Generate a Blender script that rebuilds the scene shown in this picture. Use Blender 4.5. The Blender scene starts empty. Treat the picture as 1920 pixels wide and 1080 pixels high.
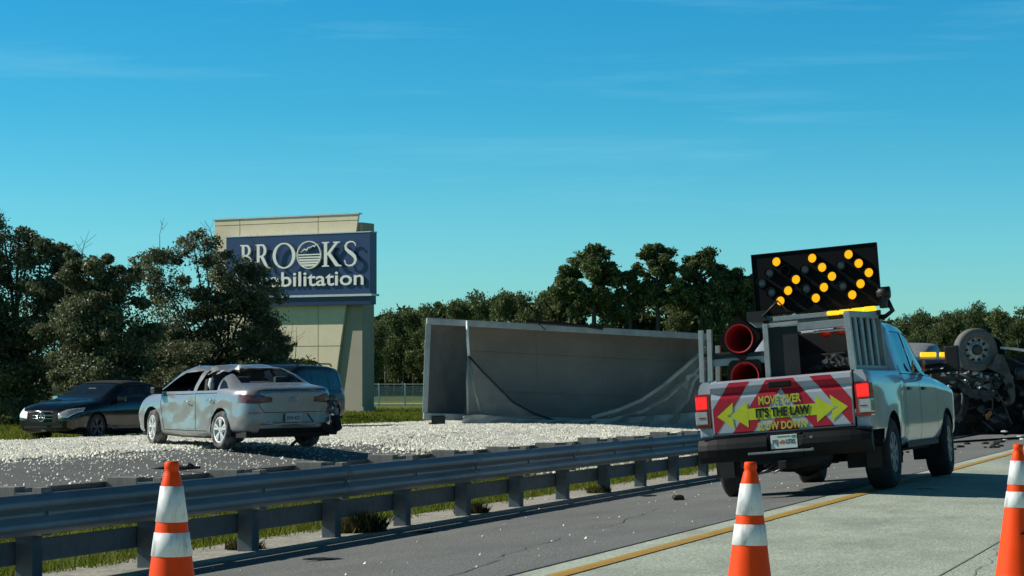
import bpy, bmesh, math, random
import numpy as np
from mathutils import Vector, Matrix
R = math.radians
scn = bpy.context.scene

# ------------------------------------------------------------------ camera
FPX, CX, HY, CAMZ = 4200.0, 960.0, 715.0, 1.30
cam_d = bpy.data.cameras.new('camera'); cam = bpy.data.objects.new('camera', cam_d)
scn.collection.objects.link(cam)
cam_d.sensor_width = 36.0; cam_d.lens = 36.0 * FPX / 1920.0
cam_d.shift_y = (HY - 540.0) / 1920.0
cam_d.clip_start = 0.5; cam_d.clip_end = 9000
cam.location = (0, 0, CAMZ); cam.rotation_euler = (R(90), 0, 0)
scn.camera = cam

# ------------------------------------------------------------------ light
SUN_EL, SUN_BEYOND = 33.0, 9.0       # degrees above horizon; degrees beyond the left-hand side
ux, uy, uz = (-math.cos(R(SUN_BEYOND)) * math.cos(R(SUN_EL)), math.sin(R(SUN_BEYOND)) * math.cos(R(SUN_EL)), math.sin(R(SUN_EL)))
sl = bpy.data.lights.new('sun', 'SUN'); so = bpy.data.objects.new('sun', sl); scn.collection.objects.link(so)
sl.energy = 5.0; sl.angle = R(0.5); sl.color = (1.0, 0.95, 0.86)
so.rotation_euler = Vector((ux, uy, uz)).to_track_quat('Z', 'Y').to_euler()
so['kind'] = 'helper'

w = bpy.data.worlds.new('World'); scn.world = w; w.use_nodes = True
nt = w.node_tree; nt.nodes.clear()
def N(t, **k):
    n = nt.nodes.new(t)
    for a, b in k.items(): setattr(n, a, b)
    return n
L = nt.links.new
out = N('ShaderNodeOutputWorld'); bg = N('ShaderNodeBackground'); bg.inputs[1].default_value = 0.15
sky = N('ShaderNodeTexSky'); sky.sky_type = 'NISHITA'; sky.sun_disc = False
sky.sun_elevation = R(SUN_EL)
sky.sun_rotation = math.atan2(ux, uy)
sky.air_density = 1.0; sky.dust_density = 0.3; sky.ozone_density = 2.5
tc = N('ShaderNodeTexCoord'); sep = N('ShaderNodeSeparateXYZ'); L(tc.outputs['Generated'], sep.inputs[0])
ramp = N('ShaderNodeValToRGB'); L(sep.outputs['Z'], ramp.inputs[0])
SKYRAMP = [(0.0, (0.30, 0.66, 0.78)), (0.03, (0.31, 0.68, 0.78)), (0.06, (0.245, 0.655, 0.78)), (0.12, (0.112, 0.56, 0.72)), (0.175, (0.068, 0.52, 0.71)), (0.40, (0.065, 0.16, 0.20)), (1.0, (0.05, 0.095, 0.12))]
SKYRAMP = [(p, tuple(min(1.0, v * 1.12) for v in c)) for p, c in SKYRAMP]
el = ramp.color_ramp.elements
el[0].position = SKYRAMP[0][0]; el[0].color = SKYRAMP[0][1] + (1,)
el[1].position = 1.0; el[1].color = SKYRAMP[-1][1] + (1,)
for p, c in SKYRAMP[1:-1]:
    e = el.new(p); e.color = c + (1,)
mul = N('ShaderNodeMix', data_type='RGBA', blend_type='MULTIPLY'); mul.inputs[0].default_value = 1.0
L(sky.outputs[0], mul.inputs[6]); L(ramp.outputs[0], mul.inputs[7])
# thin streaks of cirrus
mp = N('ShaderNodeMapping'); mp.inputs['Scale'].default_value = (4.0, 4.0, 46.0); mp.inputs['Rotation'].default_value = (0, R(-3.5), 0)
mp.inputs['Location'].default_value = (0.3, 0.0, 0.9)
L(tc.outputs['Generated'], mp.inputs[0])
nz = N('ShaderNodeTexNoise'); nz.inputs['Scale'].default_value = 1.5; nz.inputs['Detail'].default_value = 6; nz.inputs['Roughness'].default_value = 0.6
nz.inputs['Distortion'].default_value = 0.35
L(mp.outputs[0], nz.inputs['Vector'])
cr = N('ShaderNodeMapRange'); cr.inputs['From Min'].default_value = 0.53; cr.inputs['From Max'].default_value = 0.85
cr.inputs['To Max'].default_value = 0.36
L(nz.outputs[0], cr.inputs[0])
cm = N('ShaderNodeMix', data_type='RGBA'); L(cr.outputs[0], cm.inputs[0]); L(mul.outputs[2], cm.inputs[6])
cm.inputs[7].default_value = (1.6, 4.2, 5.6, 1)
L(cm.outputs[2], bg.inputs[0]); L(bg.outputs[0], out.inputs[0])

vs = scn.view_settings; vs.view_transform = 'Standard'; vs.look = 'None'; vs.gamma = 1; vs.exposure = 0.0; vs.use_curve_mapping = False
scn.render.engine = 'CYCLES'
scn.cycles.max_bounces = 6; scn.cycles.transparent_max_bounces = 12
scn.cycles.use_denoising = True

# ------------------------------------------------------------------ helpers
def tag(o, label=None, cat=None, group=None, kind=None):
    if label: o['label'] = label
    if cat: o['category'] = cat
    if group: o['group'] = group
    if kind: o['kind'] = kind
    return o
def empty(name, loc=(0, 0, 0), rz=0, parent=None, mw=None):
    o = bpy.data.objects.new(name, None); scn.collection.objects.link(o)
    o.empty_display_size = 0.2
    if mw is not None: o.matrix_world = mw
    else: o.location = loc; o.rotation_euler = (0, 0, rz)
    if parent: o.parent = parent
    return o
def link(name, me, parent=None, loc=None):
    o = bpy.data.objects.new(name, me); scn.collection.objects.link(o)
    if parent: o.parent = parent
    if loc is not None: o.location = loc
    return o
def copy_tree(o, parent=None):
    c = o.copy(); scn.collection.objects.link(c)
    if parent: c.parent = parent
    for ch in list(o.children): copy_tree(ch, c)
    return c

def mat(name, col, rough=0.6, metal=0.0, var=0.15, scale=6.0, bump=0.0, bscale=60.0, coat=0.0, emit=None, estr=0.0,
        spec=0.5, dirt=None, dscale=2.0, damt=0.5, dlo=0.5, stretch=None, attr=None, alpha=1.0, transl=0.0, mottle=0.0, mscale=80.0):
    m = bpy.data.materials.new(name); m.use_nodes = True
    t = m.node_tree; b = t.nodes['Principled BSDF']; ln = t.links.new
    def n(ty, **k):
        x = t.nodes.new(ty)
        for a, v in k.items(): setattr(x, a, v)
        return x
    co = n('ShaderNodeTexCoord'); vec = co.outputs['Object']
    if stretch:
        mm = n('ShaderNodeMapping'); mm.inputs['Scale'].default_value = stretch; ln(vec, mm.inputs[0]); vec = mm.outputs[0]
    nz = n('ShaderNodeTexNoise'); nz.inputs['Scale'].default_value = scale; nz.inputs['Detail'].default_value = 5; nz.inputs['Roughness'].default_value = 0.65
    ln(vec, nz.inputs['Vector'])
    mr = n('ShaderNodeMapRange'); mr.inputs['From Min'].default_value = 0.25; mr.inputs['From Max'].default_value = 0.75
    mr.inputs['To Min'].default_value = 1 - var; mr.inputs['To Max'].default_value = 1 + var
    ln(nz.outputs[0], mr.inputs[0])
    mx = n('ShaderNodeMix', data_type='RGBA', blend_type='MULTIPLY'); mx.inputs[0].default_value = 1
    mx.inputs[6].default_value = tuple(col) + (1,); ln(mr.outputs[0], mx.inputs[7]); cur = mx.outputs[2]
    if mottle:
        n2 = n('ShaderNodeTexNoise'); n2.inputs['Scale'].default_value = mscale; n2.inputs['Detail'].default_value = 3; n2.inputs['Roughness'].default_value = 0.8
        ln(vec, n2.inputs['Vector'])
        m2 = n('ShaderNodeMapRange'); m2.inputs['From Min'].default_value = 0.3; m2.inputs['From Max'].default_value = 0.7
        m2.inputs['To Min'].default_value = 1 - mottle; m2.inputs['To Max'].default_value = 1 + mottle
        ln(n2.outputs[0], m2.inputs[0])
        x2 = n('ShaderNodeMix', data_type='RGBA', blend_type='MULTIPLY'); x2.inputs[0].default_value = 1
        ln(cur, x2.inputs[6]); ln(m2.outputs[0], x2.inputs[7]); cur = x2.outputs[2]
    if dirt:
        dn = n('ShaderNodeTexNoise'); dn.inputs['Scale'].default_value = dscale; dn.inputs['Detail'].default_value = 7; dn.inputs['Roughness'].default_value = 0.7
        ln(vec, dn.inputs['Vector'])
        dr = n('ShaderNodeMapRange'); dr.inputs['From Min'].default_value = dlo; dr.inputs['From Max'].default_value = dlo + 0.22; dr.inputs['To Max'].default_value = damt
        ln(dn.outputs[0], dr.inputs[0])
        dm = n('ShaderNodeMix', data_type='RGBA'); ln(dr.outputs[0], dm.inputs[0]); ln(cur, dm.inputs[6]); dm.inputs[7].default_value = tuple(dirt) + (1,)
        cur = dm.outputs[2]
    if attr:
        at = n('ShaderNodeAttribute'); at.attribute_name = attr
        am = n('ShaderNodeMix', data_type='RGBA', blend_type='MULTIPLY'); am.inputs[0].default_value = 1
        ln(cur, am.inputs[6]); ln(at.outputs['Color'], am.inputs[7]); cur = am.outputs[2]
    ln(cur, b.inputs['Base Color'])
    b.inputs['Roughness'].default_value = rough; b.inputs['Metallic'].default_value = metal
    b.inputs['Specular IOR Level'].default_value = spec
    if coat: b.inputs['Coat Weight'].default_value = coat; b.inputs['Coat Roughness'].default_value = 0.04
    if bump:
        bn = n('ShaderNodeTexNoise'); bn.inputs['Scale'].default_value = bscale; bn.inputs['Detail'].default_value = 4
        ln(vec, bn.inputs['Vector'])
        bp = n('ShaderNodeBump'); bp.inputs['Strength'].default_value = bump; bp.inputs['Distance'].default_value = 0.02
        ln(bn.outputs[0], bp.inputs['Height']); ln(bp.outputs[0], b.inputs['Normal'])
    if emit:
        b.inputs['Emission Color'].default_value = tuple(emit) + (1,); b.inputs['Emission Strength'].default_value = estr
    o = [x for x in t.nodes if x.type == 'OUTPUT_MATERIAL'][0]
    if transl:
        tr = n('ShaderNodeBsdfTranslucent'); ln(cur, tr.inputs[0]); ms = n('ShaderNodeMixShader'); ms.inputs[0].default_value = transl
        ln(b.outputs[0], ms.inputs[1]); ln(tr.outputs[0], ms.inputs[2]); ln(ms.outputs[0], o.inputs[0])
    if alpha < 1.0:
        tp = n('ShaderNodeBsdfTransparent'); ms = n('ShaderNodeMixShader'); ms.inputs[0].default_value = alpha
        ln(tp.outputs[0], ms.inputs[1]); ln(b.outputs[0], ms.inputs[2]); ln(ms.outputs[0], o.inputs[0])
    return m

class MB:
    """collects shapes, builds ONE mesh object"""
    def __init__(s): s.v = []; s.f = []; s.mi = []; s.m = 0; s.sm = []; s.smooth = False
    def add(s, vs, fs):
        o = len(s.v); s.v += [tuple(p) for p in vs]
        for f in fs: s.f.append([o + i for i in f]); s.mi.append(s.m); s.sm.append(s.smooth)
        return s
    def box(s, c, size, rot=None, taper=1.0):
        hx, hy, hz = size[0] / 2, size[1] / 2, size[2] / 2
        P = []
        for z in (-hz, hz):
            k = taper if z > 0 else 1
            for x, y in ((-hx, -hy), (hx, -hy), (hx, hy), (-hx, hy)): P.append(Vector((x * k, y * k, z)))
        if rot is not None: P = [rot @ p for p in P]
        P = [p + Vector(c) for p in P]
        return s.add(P, [(0, 3, 2, 1), (4, 5, 6, 7), (0, 1, 5, 4), (1, 2, 6, 5), (2, 3, 7, 6), (3, 0, 4, 7)])
    def bb(s, x0, x1, y0, y1, z0, z1):
        return s.box(((x0 + x1) / 2, (y0 + y1) / 2, (z0 + z1) / 2), (abs(x1 - x0), abs(y1 - y0), abs(z1 - z0)))
    def hexa(s, P):
        return s.add(P, [(0, 3, 2, 1), (4, 5, 6, 7), (0, 1, 5, 4), (1, 2, 6, 5), (2, 3, 7, 6), (3, 0, 4, 7)])
    def bar(s, a, b, wd, dp=None, up=(0, 0, 1)):
        a = Vector(a); b = Vector(b); d = (b - a); ln = d.length; d.normalize(); dp = dp or wd
        u = Vector(up)
        if abs(d.dot(u)) > 0.98: u = Vector((1, 0, 0))
        x = d.cross(u).normalized(); y = x.cross(d).normalized()
        P = []
        for q in (a, b):
            for i, j in ((-1, -1), (1, -1), (1, 1), (-1, 1)): P.append(q + x * (i * wd / 2) + y * (j * dp / 2))
        return s.add(P, [(0, 3, 2, 1), (4, 5, 6, 7), (0, 1, 5, 4), (1, 2, 6, 5), (2, 3, 7, 6), (3, 0, 4, 7)])
    def cyl(s, a, b, r0, r1=None, n=16, caps=True):
        a = Vector(a); b = Vector(b); r1 = r0 if r1 is None else r1
        d = (b - a).normalized(); u = Vector((0, 0, 1)) if abs(d.z) < 0.9 else Vector((1, 0, 0))
        x = d.cross(u).normalized(); y = d.cross(x)
        P = []
        for q, r in ((a, r0), (b, r1)):
            for i in range(n):
                t = 2 * math.pi * i / n; P.append(q + x * (r * math.cos(t)) + y * (r * math.sin(t)))
        F = [(i, (i + 1) % n, n + (i + 1) % n, n + i) for i in range(n)]
        if caps: F += [tuple(range(n - 1, -1, -1)), tuple(range(n, 2 * n))]
        return s.add(P, F)
    def tube(s, pts, r, n=8):
        pts = [Vector(p) for p in pts]; rr = r if isinstance(r, (list, tuple)) else [r] * len(pts)
        P = []; prev = None
        for i, p in enumerate(pts):
            d = (pts[min(i + 1, len(pts) - 1)] - pts[max(i - 1, 0)]).normalized()
            if prev is None:
                u = Vector((0, 0, 1)) if abs(d.z) < 0.9 else Vector((1, 0, 0)); x = d.cross(u).normalized()
            else:
                x = (prev - d * prev.dot(d)).normalized()
            prev = x; y = d.cross(x)
            for k in range(n):
                t = 2 * math.pi * k / n; P.append(p + x * (rr[i] * math.cos(t)) + y * (rr[i] * math.sin(t)))
        F = []
        for i in range(len(pts) - 1):
            for k in range(n): F.append((i * n + k, i * n + (k + 1) % n, (i + 1) * n + (k + 1) % n, (i + 1) * n + k))
        F += [tuple(range(n - 1, -1, -1)), tuple(range((len(pts) - 1) * n, len(pts) * n))]
        return s.add(P, F)
    def lathe(s, prof, a, axis, n=32, close=False):
        """prof: list of (distance along axis, radius)"""
        a = Vector(a); d = Vector(axis).normalized(); u = Vector((0, 0, 1)) if abs(d.z) < 0.9 else Vector((1, 0, 0))
        x = d.cross(u).normalized(); y = d.cross(x); P = []
        for (t, r) in prof:
            for k in range(n):
                g = 2 * math.pi * k / n; P.append(a + d * t + x * (r * math.cos(g)) + y * (r * math.sin(g)))
        F = []; m = len(prof)
        for i in range(m if close else m - 1):
            for k in range(n):
                j = (i + 1) % m
                F.append((i * n + k, i * n + (k + 1) % n, j * n + (k + 1) % n, j * n + k))
        return s.add(P, F)
    def prism(s, poly, o, ex, ey, ez, d):
        """2-D polygon (convex or simple) in plane o+ex,ey extruded by d along ez"""
        o = Vector(o); ex = Vector(ex); ey = Vector(ey); ez = Vector(ez); n = len(poly)
        P = [o + ex * a + ey * b for a, b in poly] + [o + ex * a + ey * b + ez * d for a, b in poly]
        return s.add(P, [tuple(range(n - 1, -1, -1)), tuple(range(n, 2 * n))] + [(i, (i + 1) % n, n + (i + 1) % n, n + i) for i in range(n)])
    def build(s, name, mats, parent=None, bevel=0.0, loc=None, smooth_angle=None):
        me = bpy.data.meshes.new(name); me.from_pydata([tuple(p) for p in s.v], [], s.f)
        if not isinstance(mats, (list, tuple)): mats = [mats]
        for m in mats: me.materials.append(m)
        me.polygons.foreach_set('material_index', s.mi); me.polygons.foreach_set('use_smooth', s.sm)
        bm = bmesh.new(); bm.from_mesh(me); bmesh.ops.recalc_face_normals(bm, faces=bm.faces)
        if bevel:
            es = [e for e in bm.edges if len(e.link_faces) == 2 and e.calc_face_angle(0) > 0.5]
            bmesh.ops.bevel(bm, geom=es, offset=bevel, segments=2, affect='EDGES', profile=0.6, clamp_overlap=True)
        bm.to_mesh(me); bm.free(); me.update()
        return link(name, me, parent, loc)
def simple(name, m, parent, *a, **k):
    b = MB(); b.box(*a); return b.build(name, m, parent, **k)

def np_mesh(name, V, F, m, parent=None, col=None, smooth=False):
    """fast mesh from numpy arrays; F (n,k)"""
    me = bpy.data.meshes.new(name); nf, k = F.shape
    me.vertices.add(len(V)); me.vertices.foreach_set('co', V.astype(np.float32).ravel())
    me.loops.add(nf * k); me.loops.foreach_set('vertex_index', F.astype(np.int32).ravel())
    me.polygons.add(nf); me.polygons.foreach_set('loop_start', np.arange(nf, dtype=np.int32) * k)
    if smooth: me.polygons.foreach_set('use_smooth', np.ones(nf, dtype=bool))
    me.update(calc_edges=True)
    if col is not None:
        a = me.color_attributes.new('tint', 'FLOAT_COLOR', 'POINT')
        c = np.ones((len(V), 4), np.float32); c[:, :3] = col; a.data.foreach_set('color', c.ravel())
    me.materials.append(m)
    return link(name, me, parent)

def text_mesh(txt, size, m, parent, name='letter', bold=0.0, sx=1.0, loc=(0, 0, 0), rot=None, depth=0.004, align='CENTER', space=1.0):
    c = bpy.data.curves.new('text', 'FONT'); c.body = txt; c.size = size; c.extrude = depth / 2; c.offset = bold
    c.align_x = align; c.space_character = space; c.resolution_u = 3
    o = bpy.data.objects.new('text', c); scn.collection.objects.link(o)
    bpy.context.view_layer.update()
    dg = bpy.context.evaluated_depsgraph_get()
    me = bpy.data.meshes.new_from_object(o.evaluated_get(dg)); bpy.data.objects.remove(o)
    M = Matrix.Translation(loc) @ (rot.to_4x4() if rot is not None else Matrix()) @ Matrix.Diagonal((sx, 1, 1, 1))
    me.transform(M); me.materials.clear(); me.materials.append(m); me.name = name
    return link(name, me, parent)
def curve_letter(contours, depth, M, m, parent, name):
    c = bpy.data.curves.new('outline', 'CURVE'); c.dimensions = '2D'; c.fill_mode = 'BOTH'; c.extrude = depth / 2
    for pts in contours:
        sp = c.splines.new('POLY'); sp.points.add(len(pts) - 1); sp.use_cyclic_u = True
        for i, (x, y) in enumerate(pts): sp.points[i].co = (x, y, 0, 1)
    o = bpy.data.objects.new('outline', c); scn.collection.objects.link(o)
    bpy.context.view_layer.update()
    me = bpy.data.meshes.new_from_object(o.evaluated_get(bpy.context.evaluated_depsgraph_get())); bpy.data.objects.remove(o)
    me.transform(M); me.materials.clear(); me.materials.append(m)
    return link(name, me, parent)

# ------------------------------------------------------------------ place: the road runs TH degrees right of the view
TH = R(18.92); ct, st = math.cos(TH), math.sin(TH)
PROF = [(-400, -3.0), (-60, -0.35), (-12, -0.16), (0, -0.03), (2.4, 0.0), (4.4, 0.05), (8.73, -0.24), (10.5, -0.32), (12, -0.30), (15, -0.04), (17, 0.11), (19, 0.12), (22, 0.06), (25.8, -0.01), (27.5, -0.07), (34, -0.13), (60, -0.2), (400, -0.3), (3000, -2.0)]
PL = [p[0] for p in PROF]; PZ = [p[1] for p in PROF]
def prof(l): return float(np.interp(l, PL, PZ))
def S(s, l, z=None):
    """road coordinates (s along, l left) -> world"""
    return Vector((s * st - l * ct, s * ct + l * st, prof(l) if z is None else z))
def RL(X, Y): return (X * st + Y * ct, -X * ct + Y * st)
def gz(X, Y): return prof(RL(X, Y)[1])
def P(px, py, D): return Vector(((px - CX) / FPX * D, D, CAMZ + (HY - py) / FPX * D))
ROADROT = -TH
def strip(name, l0, l1, off, m, s0=-40, s1=900, label=None, kind='structure', wav=0.0):
    ls = sorted(set([l0, l1] + [l for l in PL if l0 < l < l1]))
    ss = list(np.concatenate([np.arange(max(s0, -40), 90, 3.0), np.array([90, 130, 200, 350, 600, 900])])); ss = [s for s in ss if s0 <= s <= s1]
    rnd = random.Random(len(name)); b = MB(); V = []
    for s in ss:
        for i, l in enumerate(ls):
            dl = (rnd.uniform(-wav, wav) if wav and i in (0, len(ls) - 1) else 0)
            V.append((-(l + dl), s, prof(l + dl) + off))
    n = len(ls); F = [(i * n + j, i * n + j + 1, (i + 1) * n + j + 1, (i + 1) * n + j) for i in range(len(ss) - 1) for j in range(n - 1)]
    b.add(V, F); o = b.build(name, m); o.rotation_euler = (0, 0, ROADROT); o['kind'] = kind
    return o
# ================================================================== ground
M_grass = mat('grass_ground', (0.125, 0.165, 0.035), 0.95, var=0.35, scale=0.6, bump=0.8, bscale=18, mottle=0.5, mscale=14, dirt=(0.20, 0.18, 0.10), dscale=0.35, damt=0.7, dlo=0.5, spec=0.1)
M_conc = mat('concrete_lane', (0.43, 0.485, 0.39), 0.85, var=0.13, scale=2.2, bump=0.35, bscale=45, mottle=0.26, mscale=26, stretch=(1, 0.4, 1), spec=0.2, dirt=(0.26, 0.27, 0.235), dscale=0.9, damt=0.75, dlo=0.47)
M_asph = mat('asphalt', (0.175, 0.182, 0.172), 0.9, var=0.16, scale=1.2, bump=0.5, bscale=55, mottle=0.3, mscale=45, spec=0.2, stretch=(1, 0.45, 1), dirt=(0.235, 0.24, 0.22), dscale=0.7, damt=0.6, dlo=0.5)
M_asph2 = mat('old_asphalt', (0.15, 0.158, 0.15), 0.9, var=0.2, scale=1.0, bump=0.5, bscale=30, mottle=0.35, mscale=25, spec=0.2, dirt=(0.26, 0.27, 0.25), dscale=1.6, damt=0.6, dlo=0.55)
M_sand = mat('bare_strip', (0.36, 0.34, 0.29), 0.95, var=0.25, scale=3, bump=0.9, bscale=20, mottle=0.25, mscale=20, spec=0.1, dirt=(0.14, 0.15, 0.07), dscale=1.6, damt=0.8, dlo=0.56)
M_yel = mat('yellow_paint', (0.46, 0.27, 0.035), 0.7, var=0.15, scale=5, mottle=0.25, mscale=30, dirt=(0.3, 0.26, 0.16), dscale=6, damt=0.5, dlo=0.5)
M_whl = mat('white_road_paint', (0.62, 0.63, 0.6), 0.7, var=0.1, dirt=(0.3, 0.3, 0.28), dscale=4, damt=0.5)

# one ground sheet out to the horizon
ls = sorted(set(PL + list(range(-9, 60, 3)))); ss = [-200, -60] + list(range(-39, 120, 6)) + [140, 170, 210, 260, 340, 500, 900, 1800, 4000]
V = [(-l, s, prof(l) - 0.03) for s in ss for l in ls]; n = len(ls)
F = [(i * n + j, i * n + j + 1, (i + 1) * n + j + 1, (i + 1) * n + j) for i in range(len(ss) - 1) for j in range(n - 1)]
g = MB().add(V, F).build('ground', M_grass); g.rotation_euler = (0, 0, ROADROT); g['kind'] = 'structure'
strip('road', -11.2, 4.78, 0.0, M_conc)
strip('shoulder', 4.78, 8.45, 0.0, M_asph)
strip('bare_ground_strip', 8.30, 9.75, -0.005, M_sand, wav=0.08)
strip('opposite_road', 12.3, 25.7, 0.0, M_asph2)
yl = strip('road_line', 4.33, 4.47, 0.006, M_yel); yl['kind'] = 'structure'
strip('road_line', 12.95, 13.08, 0.006, M_yel)
strip('road_line', 24.9, 25.02, 0.006, M_whl)
# pavement joints (thin dark grooves read as strips of tar)
M_tar = mat('tar_joint', (0.03, 0.03, 0.032), 0.7)
strip('pavement_joint', 17.93, 17.99, 0.005, M_tar, wav=0.012)
strip('pavement_joint', 4.76, 4.79, 0.004, M_tar, wav=0.004)
M_tar2 = mat('saw_cut_joint', (0.26, 0.275, 0.24), 0.9)
strip('pavement_joint', 2.15, 2.165, 0.004, M_tar2, wav=0.004)
# distant pale verge / frontage road behind the sign
M_pale = mat('pale_dirt', (0.32, 0.32, 0.25), 0.95, var=0.2, scale=0.5)
b = MB()
for i in range(6):
    x0, x1 = -30 + i * 8, -22 + i * 8
    b.add([(x0, 142, gz(x0, 142) + .02), (x1, 142, gz(x1, 142) + .02), (x1, 150, gz(x1, 150) + .02), (x0, 150, gz(x0, 150) + .02)], [(0, 1, 2, 3)])
o = b.build('frontage_path', M_pale); o['kind'] = 'structure'

rng = np.random.default_rng(7)
def blades(name, pts, h, wd, m, tintr=(0.6, 1.4), per=6, spread=0.05):
    """grass: each point gets `per` blades"""
    pts = np.repeat(np.asarray(pts), per, axis=0); n = len(pts)
    pts = pts + np.c_[rng.normal(0, spread, (n, 2)), np.zeros(n)]
    a = rng.uniform(0, 2 * np.pi, n); hh = h * rng.uniform(0.4, 1.3, n); lean = rng.normal(0, 0.45, (n, 2)) * hh[:, None]
    d = np.c_[np.cos(a), np.sin(a), np.zeros(n)] * (wd / 2)
    V = np.empty((n, 3, 3)); V[:, 0] = pts - d; V[:, 1] = pts + d; V[:, 2] = pts + np.c_[lean, hh]
    F = np.arange(n * 3).reshape(n, 3)
    t = rng.uniform(*tintr, n); tint = np.c_[t * rng.uniform(0.85, 1.5, n), t, t * rng.uniform(0.6, 1.0, n)]
    return np_mesh(name, V.reshape(-1, 3), F, m, col=np.repeat(tint, 3, axis=0))
M_blade = mat('grass_blades', (0.13, 0.18, 0.03), 0.85, var=0.2, attr='tint', transl=0.35, spec=0.15)
def ground_pts(n, s0, s1, l0, l1, dens=None):
    s = rng.uniform(s0, s1, n); l = rng.uniform(l0, l1, n)
    if dens is not None:
        k = rng.uniform(0, 1, n) < dens(s, l); s = s[k]; l = l[k]
    return s, l
def to_world(s, l, dz=0.0):
    z = np.interp(l, PL, PZ) + dz
    return np.c_[s * st - l * ct, s * ct + l * st, z]
def wob(s, f, ph): return np.sin(s * f + ph) * .6 + np.sin(s * f * 2.7 + ph * 3) * .4
s_, l_ = ground_pts(26000, 9, 75, 9.0, 12.4, lambda s, l: np.clip((l - 9.45 - 0.16 * wob(s, 1.3, .4)) * 4, 0, 1) * (0.55 + 0.45 * wob(l * 2 + s, .9, 1)))
tag(blades('median_grass', to_world(s_, l_, -0.03), 0.11, 0.02, M_blade, per=5), kind='stuff')
s_, l_ = ground_pts(16000, 42, 110, 25.9, 48, lambda s, l: np.clip((l - 25.9) * 2, 0, 1))
tag(blades('verge_grass', to_world(s_, l_, -0.03), 0.13, 0.05, M_blade, per=4, spread=0.12), kind='stuff')
# weeds growing at the posts
M_weed = mat('weed', (0.10, 0.105, 0.05), 0.9, attr='tint', transl=0.3, spec=0.1)
for (s, l, r, h, lab) in ((21.4, 9.0, .24, .20, 'dark scrubby weed clump at the foot of the guardrail left of the middle posts'),
                          (24.9, 9.05, .17, .13, 'low dry weed between guardrail posts on the bare strip'),
                          (30.0, 9.0, .12, .10, 'dark weed tuft under the guardrail near the middle of its length'),
                          (18.9, 9.1, .12, .10, 'small pale weed tuft beside a guardrail post')):
    n = 130; a = rng.uniform(0, 6.28, n); q = r * np.sqrt(rng.uniform(0, 1, n)); c = S(s, l)
    pts = np.c_[c.x + q * np.cos(a), c.y + q * np.sin(a), np.full(n, c.z - .02)]
    tag(blades('weed', pts, h, 0.03, M_weed, per=5, tintr=(0.4, 1.2), spread=0.03), lab, 'weed', 'weeds at the guardrail')

# ---- spilled white gravel on the opposite carriageway
M_grav = mat('gravel_bed', (0.60, 0.61, 0.54), 0.95, dirt=(.30, .30, .26), dscale=.9, damt=.7, dlo=.5, var=0.22, scale=1.3, bump=1.0, bscale=14, mottle=0.45, mscale=11, spec=0.15)
M_stone = mat('limestone', (0.78, 0.79, 0.71), 0.95, dirt=(.42, .42, .36), dscale=.6, damt=.65, dlo=.5, attr='tint', var=0.15, spec=0.15)
def gdens(s, l):
    a = np.clip((l - 17.75 - 0.25 * wob(s, .8, 0)) * 3, 0, 1)
    b = np.clip((s - 39.0 - (17.8 - l) * -0.55 + 1.2 * wob(l, 1.4, 2)) * .45, 0, 1) * (l > 11.6 + .3 * wob(s, 1.1, 1))
    return np.clip(np.maximum(a, b) * (l < 25.7 + .15 * wob(s, 1.0, 3)), 0, 1)
def moundf(s, l):
    m = 0.0
    for (a, c, ra, rc_, h) in ((46, 13.4, 2.0, 1.1, .10), (50, 14.2, 2.6, 1.0, .13), (55, 13.6, 2.2, 1.2, .11), (43.5, 16.4, 1.4, 1.2, .06), (60, 14.0, 2.5, 1.0, .10), (47.5, 17.5, 2.5, 1.2, .05), (36, 20.5, 2.2, 1.3, .06), (33, 23, 2.4, 1.2, .05), (42, 21.5, 2.6, 1.4, .05), (53, 20, 3, 1.6, .05)):
        m = m + h * np.exp(-((s - a) / ra) ** 2 - ((l - c) / rc_) ** 2)
    return m + .012 * np.sin(s * 2.3 + l) * np.sin(l * 2.9 - s * .7)
S0, S1 = 24, 76; gs = np.arange(S0, S1, 0.22); gl = np.arange(11.0, 26.2, 0.22)
GS, GL = np.meshgrid(gs, gl, indexing='ij')
H = gdens(GS, GL); hn = rng.normal(0, 0.018, GS.shape)
mound = moundf(GS, GL)
Z = np.interp(GL, PL, PZ) - 0.05 + H * (0.085 + mound + hn)
V = np.c_[-GL.ravel(), GS.ravel(), Z.ravel()]
ni, nj = GS.shape; idx = np.arange(ni * nj).reshape(ni, nj)
F = np.stack([idx[:-1, :-1], idx[:-1, 1:], idx[1:, 1:], idx[1:, :-1]], -1).reshape(-1, 4)
o = np_mesh('gravel_bed', V, F, M_grav, smooth=True); o.rotation_euler = (0, 0, ROADROT); tag(o, kind='stuff')
def stones(name, s, l, size, zoff=0.0):
    n = len(s); base = to_world(s, l); H = gdens(s, l)
    base[:, 2] += np.where(H > .3, 0.03 + moundf(s, l), 0.005) + zoff
    sz = size * rng.uniform(0.5, 1.5, n)
    oct_ = np.array([(1, 0, -.4), (0, 1, -.4), (-1, 0, -.4), (0, -1, -.4), (0, 0, .75)])
    V = oct_[None] * rng.uniform(.6, 1.3, (n, 5, 3)); a = rng.uniform(0, 6.28, n); ca, sa = np.cos(a), np.sin(a)
    x = V[..., 0] * ca[:, None] - V[..., 1] * sa[:, None]; y = V[..., 0] * sa[:, None] + V[..., 1] * ca[:, None]
    V = np.stack([x, y, V[..., 2]], -1) * sz[:, None, None] + base[:, None]
    f = np.array([(0, 1, 4), (1, 2, 4), (2, 3, 4), (3, 0, 4)])
    F = (np.arange(n) * 5)[:, None, None] + f[None]
    t = np.clip(rng.normal(.96, .34, n), .25, 1.45); tint = np.c_[t, t, t * rng.uniform(.85, 1.05, n)]
    return tag(np_mesh(name, V.reshape(-1, 3), F.reshape(-1, 3), M_stone, col=np.repeat(tint, 5, axis=0)), kind='stuff')
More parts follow.
